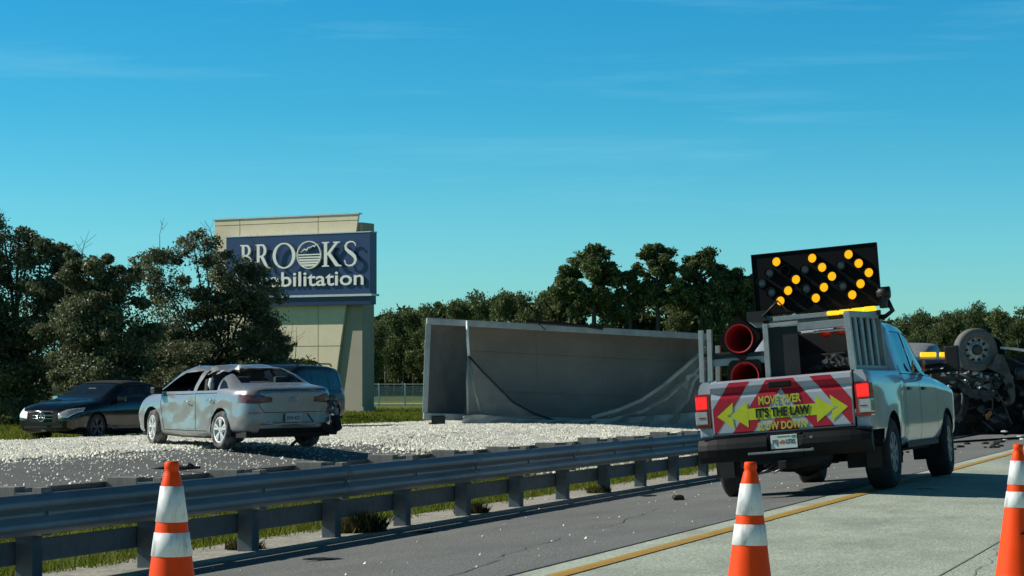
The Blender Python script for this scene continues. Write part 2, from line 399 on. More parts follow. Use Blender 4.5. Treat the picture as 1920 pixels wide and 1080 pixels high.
s_, l_ = ground_pts(190000, 26, 72, 11.3, 25.9, gdens); stones('spilled_gravel', s_, l_, 0.033)
s_, l_ = ground_pts(11000, 18, 42, 12.2, 18, lambda s, l: 0.22 + .2 * (l > 16.5) + 0.5 * (wob(s * 1.3 + l, .9, 0) > .5) * np.clip((s - 18) / 20, 0, 1)); stones('scattered_gravel', s_, l_, 0.020)
s_, l_ = ground_pts(260, 12, 60, 5.0, 9.4); stones('roadside_grit', s_, l_, 0.010)

# ================================================================== guardrail
M_galv = mat('galvanised_steel', (0.235, 0.28, 0.30), 0.5, metal=0.4, var=0.22, scale=3, stretch=(1, .25, 1), dirt=(0.12, 0.125, 0.12), dscale=2.2, damt=0.7, dlo=0.45, bump=0.08)
M_post = mat('weathered_steel_post', (0.10, 0.125, 0.14), 0.6, metal=0.3, var=0.25, scale=9)
M_wood = mat('weathered_timber_block', (0.23, 0.22, 0.19), 0.9, var=0.3, scale=14, stretch=(1, 1, .2))
GR = empty('guardrail'); GR.rotation_euler = (0, 0, ROADROT)
tag(GR, 'long double faced galvanised steel guardrail with posts along the road shoulder', 'guardrail')
WP = [(0.0, .155), (.012, .152), (.03, .135), (.075, .112), (.083, .098), (.083, .068), (.075, .052), (.012, .018), (.004, .008), (.004, -.008), (.012, -.018), (.075, -.052), (.083, -.068), (.083, -.098), (.075, -.112), (.03, -.135), (.012, -.152), (0, -.155)]
POST0 = 33.9
# lateral positions measured with rail face at l=8.73
def wbeam(s0, s1, l, side, zc, name):
    b = MB(); b.smooth = True; V = []
    for s in (s0, s1):
        for t in (0, .003):
            for (o_, z_) in WP: V.append((-(l - side * (o_ - t)), s, z_ + zc))
    n = len(WP); F = []
    for t in (0, 1):
        for j in range(n - 1):
            a = t * n + j; c = 2 * n + t * n + j; F.append((a, a + 1, c + 1, c))
    b.add(V, F); return b.build(name, M_galv, GR)
postm = None; railm = {}
k0, k1 = -15, 22
zb = prof(8.73)
for k in range(k0, k1):
    s = POST0 + 1.905 * k
    if postm is None:
        b = MB(); b.bb(-9.03, -8.88, -.075, .075, zb - .3, zb + .70)
        post = b.build('post', M_post, GR, bevel=.008); postm = post
        b = MB(); b.bb(-8.88, -8.80, -.075, .075, zb + .37, zb + .735); blk = b.build('offset_block', M_wood, GR, bevel=.006)
        b = MB(); b.bb(-9.32, -9.03, -.075, .075, zb + .37, zb + .735); blk2 = b.build('offset_block', M_wood, GR, bevel=.006)
        b = MB(); b.cyl((-8.80, 0, zb + .545), (-8.775, 0, zb + .545), .022, n=8); bolt = b.build('bolt', M_galv, GR)
        for o in (post, blk, blk2, bolt): o.location = (0, s, 0)
    else:
        for o in (post, blk, blk2, bolt):
            c = o.copy(); scn.collection.objects.link(c); c.parent = GR; c.location = (0, s, 0)
            if o is not post and o is not bolt: c.location.z = random.Random(k).uniform(-.012, .02)
            c.rotation_euler = (0, 0, random.Random(k * 3).uniform(-.02, .02)) if o is None else (0, 0, 0)
fr = wbeam(-.16, 3.81, 8.80, 1, zb + .545, 'rail_beam'); bk = wbeam(-.16, 3.81, 9.32, -1, zb + .545, 'rail_beam')
b = MB(); b.bb(-9.09, -9.035, -.08, 3.81, zb + .15, zb + .325); rb = b.build('rub_rail', M_post, GR, bevel=.006)
for i, k in enumerate(range(k0, k1, 2)):
    for o in (fr, bk, rb):
        c = o if i == 0 else o.copy()
        if i: scn.collection.objects.link(c); c.parent = GR
        c.location = (.0015 * (i % 2) * (1 if o is fr else -1), POST0 + 1.905 * k, 0)
b = MB(); b.cyl((-8.735, 0, 0), (-8.712, 0, 0), .016, n=8); sb = b.build('splice_bolt', M_galv, GR); first = True
for k in range(k0, 5, 2):
    for dy in (-.12, -.03):
        for dz in (.083, .04, -.04, -.083):
            c = sb if first else sb.copy()
            if not first: scn.collection.objects.link(c); c.parent = GR
            first = False; c.location = (0 if abs(dz) > .06 else -.03, POST0 + 1.905 * k + dy, zb + .545 + dz)
# cracks in the paving
M_crack = mat('road_crack_fill', (0.115, 0.12, 0.11), 0.8)
rc = random.Random(9)
def crack(s, l, ds, dl, n, wd):
    b = MB(); V = []
    for i in range(n + 1):
        a, c = s + ds * i / n + rc.uniform(-.05, .05), l + dl * i / n + rc.uniform(-.04, .04); w_ = wd * rc.uniform(.4, 1) * (1 if 0 < i < n else .1)
        V += [(-(c + w_), a, prof(c + w_) + .005), (-(c - w_), a, prof(c - w_) + .005)]
    b.add(V, [(2 * i, 2 * i + 1, 2 * i + 3, 2 * i + 2) for i in range(n)]); o = b.build('road_crack', M_crack); o.rotation_euler = (0, 0, ROADROT); o['kind'] = 'structure'
for a in ((12.5, 5.0, 3.2, .5, 12, .010), (15.8, 5.6, 2.6, .25, 10, .009), (13.2, 6.3, 1.2, .3, 6, .012), (20.0, 5.9, 3.5, .5, 12, .008), (14.8, 1.9, 3.4, .2, 12, .004)): crack(*a)
M_wear = mat('tyre_polished_concrete', (0.30, 0.335, 0.27), .8, var=.2, scale=3, mottle=.3, mscale=26, stretch=(1, .3, 1))
# ================================================================== pylon sign
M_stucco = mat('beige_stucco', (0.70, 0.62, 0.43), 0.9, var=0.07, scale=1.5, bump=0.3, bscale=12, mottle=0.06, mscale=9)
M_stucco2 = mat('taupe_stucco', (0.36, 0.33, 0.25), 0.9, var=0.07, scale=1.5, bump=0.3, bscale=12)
M_joint = mat('panel_joint', (0.12, 0.11, 0.08), 0.9)
M_navy = mat('navy_sign_face', (0.024, 0.050, 0.135), 0.35, var=0.06, scale=.6)
M_navy2 = mat('navy_lower_band', (0.012, 0.022, 0.085), 0.35, var=0.06)
M_let = mat('cream_letter', (0.80, 0.82, 0.72), 0.45, var=0.03)
M_alum = mat('aluminium_trim', (0.55, 0.57, 0.55), 0.4, metal=0.3)
SG = empty('sign_pylon', (-9.94, 107, gz(-9.94, 107)), rz=-R(29))
SG.scale = (1.12, 1, 1)
tag(SG, 'tall beige stucco pylon sign with navy Brooks Rehabilitation cabinet behind the trees', 'sign')
# local: x right, y away, z up
def clipx(poly, f, ):
    return poly
def slant(z): return 1.38 + (z + .0) * 0.148       # right edge of the front slab leans outwards going up
cols = [-4.72, -3.35, .73, 9]; rows = [(.3, 3.13), (3.13, 6.4), (6.4, 9.05), (9.05, 9.33)]
for (z0, z1) in rows:
    for i in range(3):
        x0, x1 = cols[i], cols[i + 1]; gp = .018
        xa0 = min(x1, slant(z0)); xa1 = min(x1, slant(z1))
        b = MB(); b.prism([(x0 + gp, z0 + gp), (xa0 - gp * (x1 < 9), z0 + gp), (xa1 - gp * (x1 < 9), z1 - gp), (x0 + gp, z1 - gp)], (0, 0, 0), (1, 0, 0), (0, 0, 1), (0, 1, 0), .12)
        b.build('stucco_panel', M_stucco, SG)
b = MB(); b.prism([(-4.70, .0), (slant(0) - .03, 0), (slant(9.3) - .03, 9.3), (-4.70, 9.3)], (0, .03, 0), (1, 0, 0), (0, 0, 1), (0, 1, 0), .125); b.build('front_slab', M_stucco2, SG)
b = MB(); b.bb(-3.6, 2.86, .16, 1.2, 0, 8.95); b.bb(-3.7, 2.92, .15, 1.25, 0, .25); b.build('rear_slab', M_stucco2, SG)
b = MB(); b.bb(-4.77, slant(9.3) + .05, -.05, .25, 9.331, 9.40); b.build('coping', M_alum, SG)
b = MB(); b.bb(-3.72, 3.68, -.55, -.002, 5.55, 8.42); b.build('sign_cabinet', M_navy, SG, bevel=.02)
b = MB(); b.bb(-3.75, 3.76, -.60, -.002, 5.45, 5.55); b.build('trim_bar', M_alum, SG)
b = MB(); b.bb(-3.67, 3.64, -.48, -.002, 5.06, 5.45); b.build('lower_band', M_navy2, SG)
b = MB(); b.bb(-3.75, 3.71, -.58, -.002, 8.42, 8.47); b.build('trim_cap', M_alum, SG)
def arc(cx, cy, rx, ry, a0, a1, n=14):
    return [(cx + rx * math.cos(R(a0 + (a1 - a0) * i / n)), cy + ry * math.sin(R(a0 + (a1 - a0) * i / n))) for i in range(n + 1)]
def varstroke(pts, wds):
    n = len(pts); Lf = []; Rt = []
    for i, (x, y) in enumerate(pts):
        x0, y0 = pts[max(0, i - 1)]; x1, y1 = pts[min(n - 1, i + 1)]; d = math.hypot(x1 - x0, y1 - y0); nx, ny = -(y1 - y0) / d, (x1 - x0) / d
        Lf.append((x + nx * wds[i] / 2, y + ny * wds[i] / 2)); Rt.append((x - nx * wds[i] / 2, y - ny * wds[i] / 2))
    return Lf + Rt[::-1]
stemL = [(0, 0), (0, .035), (.10, .06), (.10, .94), (0, .965), (0, 1)]
LB = [stemL + [(.36, 1)] + arc(.36, .765, .235, .235, 90, -70) + [(.46, .52)] + arc(.38, .27, .29, .27, 70, -90),
      [(.245, .93), (.34, .93)] + arc(.34, .755, .115, .175, 90, -90) + [(.245, .57)], [(.245, .50), (.36, .50)] + arc(.36, .285, .155, .215, 90, -90) + [(.245, .065)]]
LR = [stemL + [(.38, 1)] + arc(.38, .745, .235, .255, 90, -75) + [(.47, .47), (.72, .05), (.84, .03), (.84, 0), (.60, 0), (.30, .46), (.245, .46), (.245, .06), (.34, .035), (.34, 0)],
      [(.245, .93), (.35, .93)] + arc(.35, .735, .12, .195, 90, -90) + [(.245, .53)]]
LO = [arc(.5, .5, .48, .53, 0, 360, 40)[:-1], arc(.5, .5, .35, .475, 0, 360, 40)[:-1]]
LK = [stemL + [(.34, 1), (.34, .965), (.245, .94), (.245, .55), (.60, .94), (.52, .965), (.52, 1), (.84, 1), (.84, .965), (.74, .94), (.40, .55), (.78, .08), (.92, .03), (.92, 0), (.64, 0), (.28, .47), (.245, .44), (.245, .06), (.34, .035), (.34, 0)]]
sp = [(.56, .80), (.55, .90), (.45, .97), (.30, .985), (.15, .93), (.08, .82), (.10, .70), (.22, .60), (.38, .50), (.52, .38), (.57, .25), (.52, .12), (.40, .03), (.25, .01), (.10, .06), (.05, .18), (.04, .25)]
LS = [varstroke(sp, [.03, .05, .05, .06, .08, .10, .125, .15, .16, .15, .125, .10, .08, .06, .05, .05, .03])]
FY = -.56
for name, C, px0, px1 in (('letter', LB, 452, 475), ('letter', LR, 481, 511), ('letter', LO, 515, 558), ('letter', LK, 608, 645), ('letter', LS, 650, 673)):
    xs = [p[0] for p in C[0]]; wd = max(xs) - min(xs); u0 = (px0 - 570) / 37.0 + .33; u1 = (px1 - 570) / 37.0 + .33; k = (u1 - u0) / wd
    M = Matrix.Translation((u0, FY - .16, 6.86)) @ Matrix.Rotation(R(90), 4, 'X') @ Matrix.Diagonal((k, 1.16, 1, 1)) @ Matrix.Translation((-min(xs), 0, 0))
    curve_letter(C, .05, M, M_let, SG, name)
lx = (584 - 570) / 37.0 + .33; ML = Matrix.Translation((lx, FY - .16, 7.44)) @ Matrix.Rotation(R(90), 4, 'X')
logo = curve_letter([arc(0, 0, .62, .66, 0, 360, 40)[:-1], arc(0, 0, .575, .615, 0, 360, 40)[:-1]], .10, ML, M_let, SG, 'round_emblem')
for i, (za, zb_) in enumerate(((-.02, .04), (-.15, -.08), (-.28, -.195), (-.41, -.315), (-.545, -.44))):
    xa = .575 * math.sqrt(max(0, 1 - (za / .615) ** 2)) + .01; xb = .575 * math.sqrt(1 - (zb_ / .615) ** 2) + .01
    curve_letter([[(-xa, za), (xa, za), (xb, zb_), (-xb, zb_)]], .08, ML, M_let, logo, 'wave_stripe')
for (x, z, k) in ((-.12, .22, 1.0), (.28, .38, .8)):
    pts = [(-.30, -.10), (-.12, .06), (0, .0), (.10, .13), (.28, .16)]
    curve_letter([[(x + a * k, z + c * k) for a, c in varstroke(pts, [.01, .05, .06, .05, .01])]], .08, ML, M_let, logo, 'bird')
tx = text_mesh('Rehabilitation', .98, M_let, SG, 'sign_wording', bold=.010, sx=1.24, loc=((561 - 570) / 37.0 + .33, FY - .06, 5.98), rot=Matrix.Rotation(R(90), 3, 'X'), depth=.05)
b = MB(); b.cyl((3.5, 0, 5.50), (3.78, 0, 5.50), .05, n=8); b.build('bracket', M_alum, SG)

# chain-link fence and cable behind the sign
M_fence = mat('fence_mesh', (0.22, 0.25, 0.27), 0.6, metal=.3, alpha=.45)
FN = empty('chainlink_fence', (0, 132, gz(-6, 132)))
tag(FN, 'low grey chain-link fence on the grass right of the pylon sign', 'fence')
pp = None
for x in np.arange(-12.5, -3.5, 1.55):
    b = MB(); b.cyl((x, 0, .0), (x, 0, 1.35), .05, n=6); b.build('fence_post', M_alum, FN)
b = MB(); b.cyl((-12.5, 0, 1.3), (-4.75, 0, 1.3), .03, n=6); b.build('top_rail', M_alum, FN)
b = MB()
for i in range(110):
    x = -12.5 + i * .075
    for sgn in (-1, 1):
        x2 = min(max(x + sgn * 0.9, -12.5), -4.75); zz = abs(x2 - x)
        b.bar((x if sgn > 0 else x, .03 * sgn, .3), (x2, .03 * sgn, .3 + zz), .012)
b.build('mesh_wires', M_alum, FN)
b = MB(); pts = [(-40 + i * 2, 140, 3.9 - .35 * math.sin(i / 15 * math.pi) + .0) for i in range(30)]; b.tube(pts, .035, 5)
tag(b.build('utility_cable', mat('cable', (.02, .02, .02), .6)), 'thin dark utility cable crossing in front of the woods right of the sign', 'cable')

# ================================================================== trees
def leaf_cloud(blobs, n, size, seed, clump=0.35, shell=0.55, flat=1.0, nclump=60, csp=.22, sat=0):
    """blobs: (cx,cy,cz, rx,ry,rz, weight). returns V,F,tint"""
    r = np.random.default_rng(seed)
    if sat:
        rs = random.Random(seed + 1); ex = []
        for b in blobs:
            ww = b[6] if len(b) > 6 else b[3] * b[5]
            ex.append(tuple(b[:3]) + (b[3] * .82, b[4] * .82, b[5] * .82, ww * .55))
            for _ in range(sat):
                u = Vector((rs.gauss(0, 1), rs.gauss(0, 1) - .4, rs.gauss(0, 1) * .9 + .25)).normalized(); k = rs.uniform(.16, .40); q = rs.uniform(.7, 1.08)
                ex.append((b[0] + u.x * b[3] * q, b[1] + u.y * b[4] * q, b[2] + u.z * b[5] * q, b[3] * k, b[4] * k, b[5] * k * .8, ww * k * .42))
        blobs = ex
    B = np.array([b[:6] for b in blobs]); wt = np.array([b[6] if len(b) > 6 else b[3] * b[5] for b in blobs], float); wt /= wt.sum()
    bi = r.choice(len(B), n, p=wt)
    # clump centres per blob
    nc = nclump; cd = r.normal(size=(len(B), nc, 3)); cd /= np.linalg.norm(cd, axis=2, keepdims=True)
    cr_ = shell + (1 - shell) * r.uniform(0, 1, (len(B), nc, 1)); cc = cd * cr_
    ctint = r.uniform(.6, 1.35, (len(B), nc))
    ci = r.integers(0, nc, n)
    loose = r.uniform(0, 1, n) > clump
    d = r.normal(size=(n, 3)); d /= np.linalg.norm(d, axis=1, keepdims=True); rad = r.uniform(shell * .5, 1.05, n) ** .6
    p_loose = d * rad[:, None]
    p_cl = cc[bi, ci] + r.normal(0, csp, (n, 3)) * np.array([1, 1, .6])
    p = np.where(loose[:, None], p_loose, p_cl)
    pos = B[bi, :3] + p * B[bi, 3:6]
    tint = np.where(loose, r.uniform(.6, 1.1, n), ctint[bi, ci] * r.uniform(.8, 1.2, n))
    a = r.normal(size=(n, 3)); a /= np.linalg.norm(a, axis=1, keepdims=True)
    q = r.normal(size=(n, 3)); q[:, 2] += .0; c = np.cross(a, q); c /= np.linalg.norm(c, axis=1, keepdims=True)
    sz = (size * r.uniform(.5, 1.4, n))[:, None]
    V = np.stack([pos - a * sz, pos + c * sz * .45, pos + a * sz, pos - c * sz * .45 ], 1)
    F = np.arange(4 * n).reshape(n, 4)
    hi = (r.uniform(0, 1, n) < .10) * r.uniform(.5, 1.6, n); tint = tint + hi
    tt = np.repeat(np.c_[tint * r.uniform(.9, 1.25, n), tint, tint * r.uniform(.7, 1.05, n)], 4, axis=0)
    return V.reshape(-1, 3), F, tt
M_leafL = mat('dusty_olive_leaves', (0.125, 0.155, 0.088), 0.5, attr='tint', var=.2, scale=1.5, transl=.35, spec=.45)
M_leafP = mat('pine_needles', (0.11, 0.15, 0.065), 0.8, attr='tint', var=.2, scale=.5, transl=.3, spec=.2)
M_leafD = mat('woodland_leaves', (0.095, 0.135, 0.058), 0.8, attr='tint', var=.3, scale=.15, transl=.3, spec=.2)
M_bark = mat('bark', (0.07, 0.06, 0.048), 0.9, var=.3, scale=10, stretch=(1, 1, .2), bump=.5)
M_twig = mat('twigs', (0.09, 0.08, 0.065), 0.9, var=.2)
def limbs(b, base, tips, r0, rnd, bend=.4):
    for t in tips:
        t = Vector(t); base = Vector(base); mid = base.lerp(t, .5) + Vector((rnd.uniform(-bend, bend), rnd.uniform(-bend, bend), rnd.uniform(-.1, .3)))
        b.tube([base, base.lerp(mid, .6), mid, mid.lerp(t, .6), t], [r0, r0 * .8, r0 * .6, r0 * .4, r0 * .15], 6)
def tree(name, label, base, blobs, n, size, seed, trunk_h, trunk_r, m, cat='tree', group=None, twigs=0, **kw):
    root = empty(name, base); tag(root, label, cat, group); rnd = random.Random(seed)
    V, F, T = leaf_cloud(blobs, n, size, seed, **kw)
    np_mesh('crown', V, F, m, root, col=T)
    b = MB(); b.smooth = True; ax = sum(bb[0] for bb in blobs) / len(blobs)
    b.tube([(0, 0, -.2), (ax * .1, 0, trunk_h * .5), (ax * .3, 0, trunk_h)], [trunk_r, trunk_r * .8, trunk_r * .6], 8)
    tips = [(bb[0] + rnd.uniform(-.5, .5) * bb[3], bb[1], bb[2] + bb[5] * rnd.uniform(.2, .8)) for bb in blobs for _ in range(2)]
    limbs(b, (ax * .3, 0, trunk_h * .9), tips, trunk_r * .5, rnd)
    b.build('trunk', M_bark, root)
    if twigs:
        b = MB()
        for _ in range(twigs):
            bb = rnd.choice(blobs); a = rnd.uniform(-1, 1)
            p = Vector((bb[0] + a * bb[3] * .9, bb[1] + rnd.uniform(-.5, .5) * bb[4], bb[2] + bb[5] * math.sqrt(max(0, 1 - a * a)) * .8))
            ln = rnd.uniform(.5, 1.3); q = p + Vector((rnd.uniform(-.4, .5), rnd.uniform(-.3, .3), ln))
            b.tube([p, p.lerp(q, .5) + Vector((rnd.uniform(-.08, .08), 0, 0)), q], [.014, .009, .004], 4)
            for _ in range(3):
                t = rnd.uniform(.3, .9); c = p.lerp(q, t); b.tube([c, c + Vector((rnd.uniform(-.35, .35), rnd.uniform(-.2, .2), rnd.uniform(.1, .4)))], [.007, .004], 4)
        b.build('twigs', M_twig, root)['kind'] = 'stuff'
    return root
def at(px, D): x = (px - CX) / FPX * D; return (x, D, gz(x, D) - .03)
# scale at D=72 is 58 px/m ; z of a pixel = 1.3+(715-py)/58.3
def bl(px, py, rx, rz, D, base, ry=None, wt=None):
    X = (px - CX) / FPX * D - base[0]; Z = CAMZ + (HY - py) / FPX * D - base[2]; k = D / FPX
    ry = ry if ry is not None else rx
    return (X, 0, Z, rx * k, ry * k, rz * k, wt if wt else rx * rz)
D = 74; B0 = at(40, D)
tree('broadleaf_tree', 'tall dark broadleaf tree at the left edge behind the black convertible', B0,
     [bl(10, 470, 62, 62, D, B0), bl(75, 500, 62, 55, D, B0), bl(-60, 520, 80, 80, D, B0), bl(50, 590, 110, 70, D, B0), bl(20, 680, 120, 90, D, B0), bl(-80, 640, 110, 110, D, B0), bl(120, 560, 45, 60, D, B0), bl(60, 760, 100, 60, D, B0)],
     115000, .062, 11, 2.2, .20, M_leafL, twigs=7, group='roadside trees', sat=13, nclump=24, clump=.5)
D = 71; B0 = at(190, D)
tree('broadleaf_tree', 'lower round broadleaf tree between the tall left tree and the twiggy one', B0,
     [bl(170, 520, 55, 50, D, B0), bl(225, 545, 50, 48, D, B0), bl(150, 600, 70, 60, D, B0), bl(230, 630, 75, 70, D, B0), bl(180, 700, 100, 70, D, B0), bl(200, 770, 110, 45, D, B0)],
     85000, .062, 12, 1.6, .14, M_leafL, twigs=6, group='roadside trees', sat=13, nclump=24, clump=.5)
D = 78; B0 = at(420, D)
tree('broadleaf_tree', 'sparse twiggy tree in front of the left half of the pylon sign', B0,
     [bl(370, 470, 42, 45, D, B0, wt=900), bl(300, 510, 55, 50, D, B0, wt=1800), bl(420, 520, 62, 55, D, B0, wt=2400), bl(478, 550, 50, 52, D, B0, wt=1500), bl(340, 580, 80, 55, D, B0, wt=3800), bl(460, 610, 75, 60, D, B0), bl(496, 640, 44, 50, D, B0, wt=1900), bl(370, 670, 110, 65, D, B0), bl(470, 700, 75, 55, D, B0), bl(330, 740, 110, 60, D, B0), bl(540, 690, 26, 28, D, B0, wt=180)],
     90000, .060, 13, 1.3, .13, M_leafL, twigs=26, group='roadside trees', clump=.55, sat=12, nclump=20)
# pines: clumpy puffs on a straight trunk
def pine(label, px, topy, D, wpx, seed, bottom=680, n=18000, nb=46, group='tall pines above the woods', taper=0.35):
    B0 = at(px, D); rnd = random.Random(seed); k = D / FPX; bls = []
    for i in range(nb):
        t = (i + rnd.random()) / nb; py = topy + 8 + t * (bottom - topy - 30) * .50
        half = wpx * (.30 + .75 * math.sin(min(1, t * 2.2) * math.pi / 2) - .25 * t)
        a = rnd.uniform(-1, 1)
        rx = rnd.uniform(6, 15) * wpx / 46
        bls.append(((a * half) * k, rnd.uniform(-.8, .8) * half * k, CAMZ + (HY - py) * k - B0[2], rx * k * 1.0, rx * k, rx * k * rnd.uniform(.7, 1.0), rx * rx))
    root = empty('pine_tree', B0); tag(root, label, 'tree', group)
    V, F, T = leaf_cloud(bls, n, .19 * D / 230, seed, clump=.6, shell=.3, nclump=12, csp=.38)
    np_mesh('crown', V, F, M_leafP, root, col=T)
    b = MB(); b.smooth = True; H = CAMZ + (HY - topy) * k - B0[2]
    b.tube([(0, 0, -.3), (.1, 0, H * .5), (-.1, 0, H * .97)], [.32, .24, .07], 7)
    for bb in bls:
        z0 = max(H * .4, bb[2] - abs(bb[0]) * .5); b.tube([(0, 0, z0), (bb[0] * .6, bb[1] * .6, bb[2] - .2), (bb[0], bb[1], bb[2])], [.10, .07, .03], 4)
    b.build('trunk', M_bark, root); return root
DP = 228
for lab, px, ty, wpx, sd in (('tallest pair of tall pines, the left one above the overturned trailer', 1112, 456, 46, 21),
                             ('tall pine with rounded top in the middle of the three tall pines', 1232, 452, 44, 22),
                             ('tall pine nearest to the arrow board, right of the other tall pines', 1315, 466, 44, 23),
                             ('shorter pine leaning against the left flank of the tallest left pine', 1068, 495, 34, 24),
                             ('small pine between the left and middle tall pines', 1180, 505, 24, 25),
                             ('bushy pine just left of the arrow board top', 1368, 500, 34, 26),
                             ('pine mostly hidden behind the arrow board', 1415, 510, 36, 27)):
    pine(lab, px, ty, DP, wpx, sd, bottom=700)
# the wood behind: many trees that read as one mass
def skyline(px):
    return float(np.interp(px, [560, 690, 735, 780, 850, 900, 1000, 1060, 1150, 1300, 1400, 1500, 1600, 1680, 1740, 1790, 1840, 1900, 1960, 2100], [610, 598, 580, 578, 560, 548, 545, 535, 530, 525, 520, 545, 575, 592, 585, 576, 570, 580, 575, 590]))
rw = random.Random(5); W = []
bls = []
for i in range(900):
    px = rw.uniform(380, 2150); D = rw.uniform(238, 262); k = D / FPX; top = skyline(px) + rw.uniform(0, 14)
    t = rw.uniform(0, 1) ** .8; py = top + 16 + t * (745 - top)
    r = rw.uniform(14, 34); bls.append(((px - CX) * k, D, CAMZ + (HY - py) * k, r * k, r * k, r * k * .75, r * r))
V, F, T = leaf_cloud(bls, 260000, .40, 99, clump=.75, shell=.5, nclump=26, csp=.2)
tag(np_mesh('woodland', V, F, M_leafD, col=T), kind='stuff')
b = MB()
for i in range(70):
    px = rw.uniform(640, 2100); D = rw.uniform(234, 242); x = (px - CX) / FPX * D; h = rw.uniform(3.5, 8); b.tube([(x, D, -.8), (x + rw.uniform(-.3, .3), D, h)], [.17, .08], 5)
tag(b.build('woodland_trunks', mat('pale_bark', (.16, .145, .12), .9)), kind='stuff')
# individually distinguishable trees on the skyline
VAR = []
for v in range(4):
    rr = random.Random(60 + v); bl_ = []
    for i in range(17):
        t = rr.uniform(0, 1); a = rr.uniform(0, 6.28); q = rr.uniform(0, .62) * math.sin(max(.35, t) * 2.6)
        bl_.append((q * math.cos(a) * 1.1, q * math.sin(a), 0.7 + t * 2.2, .42, .42, .34, 1))
    V, F, T = leaf_cloud(bl_, 8000, .055, 70 + v, clump=.7, shell=.4, nclump=16, csp=.25)
    me_ob = np_mesh('crown', V, F, M_leafD if v % 2 else M_leafP, col=T); me = me_ob.data; bpy.data.objects.remove(me_ob)
    bt = MB(); bt.smooth = True; bt.tube([(0, 0, -.1), (.02, 0, 1.4), (0, 0, 2.7)], [.06, .045, .015], 6); to = bt.build('trunk', M_bark); tme = to.data; bpy.data.objects.remove(to)
    VAR.append((me, tme))
spots = [(704, 596, 34), (740, 580, 34), (776, 582, 36), (815, 568, 40), (858, 556, 40), (902, 545, 44), (948, 548, 42), (993, 545, 44), (1032, 538, 38), (1150, 545, 44), (1275, 525, 40), (1345, 525, 40), (1395, 522, 40),
         (1690, 590, 34), (1722, 583, 32), (1760, 582, 34), (1795, 574, 34), (1826, 566, 34), (1868, 580, 34), (1905, 574, 36), (1950, 572, 36), (560, 615, 40), (620, 610, 40), (470, 610, 40)]
where = ['directly right of the pylon sign', 'second right of the pylon sign', 'rising above the left corner of the trailer', 'where the skyline starts to climb', 'left of the flat part of the skyline', 'round crown on the skyline above the trailer', 'in the flat stretch of skyline', 'just left of the tall pines', 'at the foot of the left tall pine', 'between the two left tall pines below their crowns', 'between the middle and right tall pines', 'below the right tall pine', 'behind the left edge of the arrow board',
         'just right of the arrow board', 'above the tow truck roof', 'above the tow truck light bar', 'left of the wreck wheel on the skyline', 'highest crown right of the arrow board', 'above the wreck wheel to its right', 'at the right edge of the skyline', 'beyond the right edge', 'behind the pylon sign', 'behind the pylon pillar', 'behind the twiggy tree']
for i, (px, ty, hw) in enumerate(spots):
    D = 226 + (i * 37 % 11); x, y, z = at(px, D); H = CAMZ + (HY - ty) / FPX * D - z
    root = empty('woodland_tree', (x, y, z)); tag(root, 'dark green woodland tree ' + where[i], 'tree', 'trees along the edge of the wood')
    me, tme = VAR[i % 4]; rz = i * 1.3; sc_ = (hw / FPX * D / .95, hw / FPX * D / .95, H / 3.1)
    for nm, m_ in (('crown', me), ('trunk', tme)):
        c = link(nm, m_, root); c.scale = sc_; c.rotation_euler = (0, 0, rz)
# low dark hedge / undergrowth under the roadside trees
rr = random.Random(3); bls = []
for i in range(60):
    px = rr.uniform(-120, 600); D = rr.uniform(84, 92); k = D / FPX; py = rr.uniform(640, 770)
    bls.append(((px - CX) * k, D, CAMZ + (HY - py) * k, 32 * k, 25 * k, 26 * k, 1))
V, F, T = leaf_cloud(bls, 34000, .13, 5, clump=.4)
tag(np_mesh('undergrowth', V, F, M_leafD, col=T), kind='stuff')

# unseen wood added right of the road to darken the truck's reflections
rr = random.Random(31); bls = []
for i in range(300):
    c = S(rr.uniform(-25, 430), rr.uniform(-62, -40)); hz = rr.uniform(0, 9); bls.append((c.x, c.y, hz, rr.uniform(3, 5), rr.uniform(3, 5), rr.uniform(2, 3.5), 1))
V, F, T = leaf_cloud(bls, 36000, 1.1, 15, clump=.5)
tag(np_mesh('added_reflection_wood', V, F, M_leafD, col=T), kind='stuff')
# ================================================================== vehicle tools
M_tyre = mat('tyre_rubber', (0.018, 0.018, 0.019), 0.8, var=.2, bump=.2, dirt=(0.09, 0.085, 0.075), dscale=9, damt=.5)
M_dtyre = mat('dusty_tyre', (0.05, 0.05, 0.048), 0.9, var=.3, dirt=(0.28, 0.27, 0.25), dscale=7, damt=.8, dlo=.45)
M_black = mat('black_plastic', (0.012, 0.013, 0.014), 0.55, var=.1)
M_under = mat('underbody', (0.012, 0.012, 0.012), 0.85, var=.3)
M_rim = mat('alloy_rim', (0.66, 0.66, 0.65), 0.4, metal=.3, var=.08)
M_rimD = mat('dark_alloy_rim', (0.10, 0.10, 0.11), 0.35, metal=.8)
M_glass = mat('tinted_glass', (0.010, 0.016, 0.02), 0.03, spec=.9, var=.0)
M_redl = mat('red_lens', (0.35, 0.01, 0.012), 0.12, coat=.8)
M_clear = mat('clear_lens', (0.55, 0.56, 0.56), 0.12, metal=.4, coat=.8)
M_chrome = mat('chrome', (0.72, 0.73, 0.74), 0.12, metal=1.0, var=0)
M_plate = mat('licence_plate', (0.66, 0.70, 0.66), 0.5, var=.08)
M_ink = mat('plate_ink', (0.05, 0.12, 0.10), 0.6)

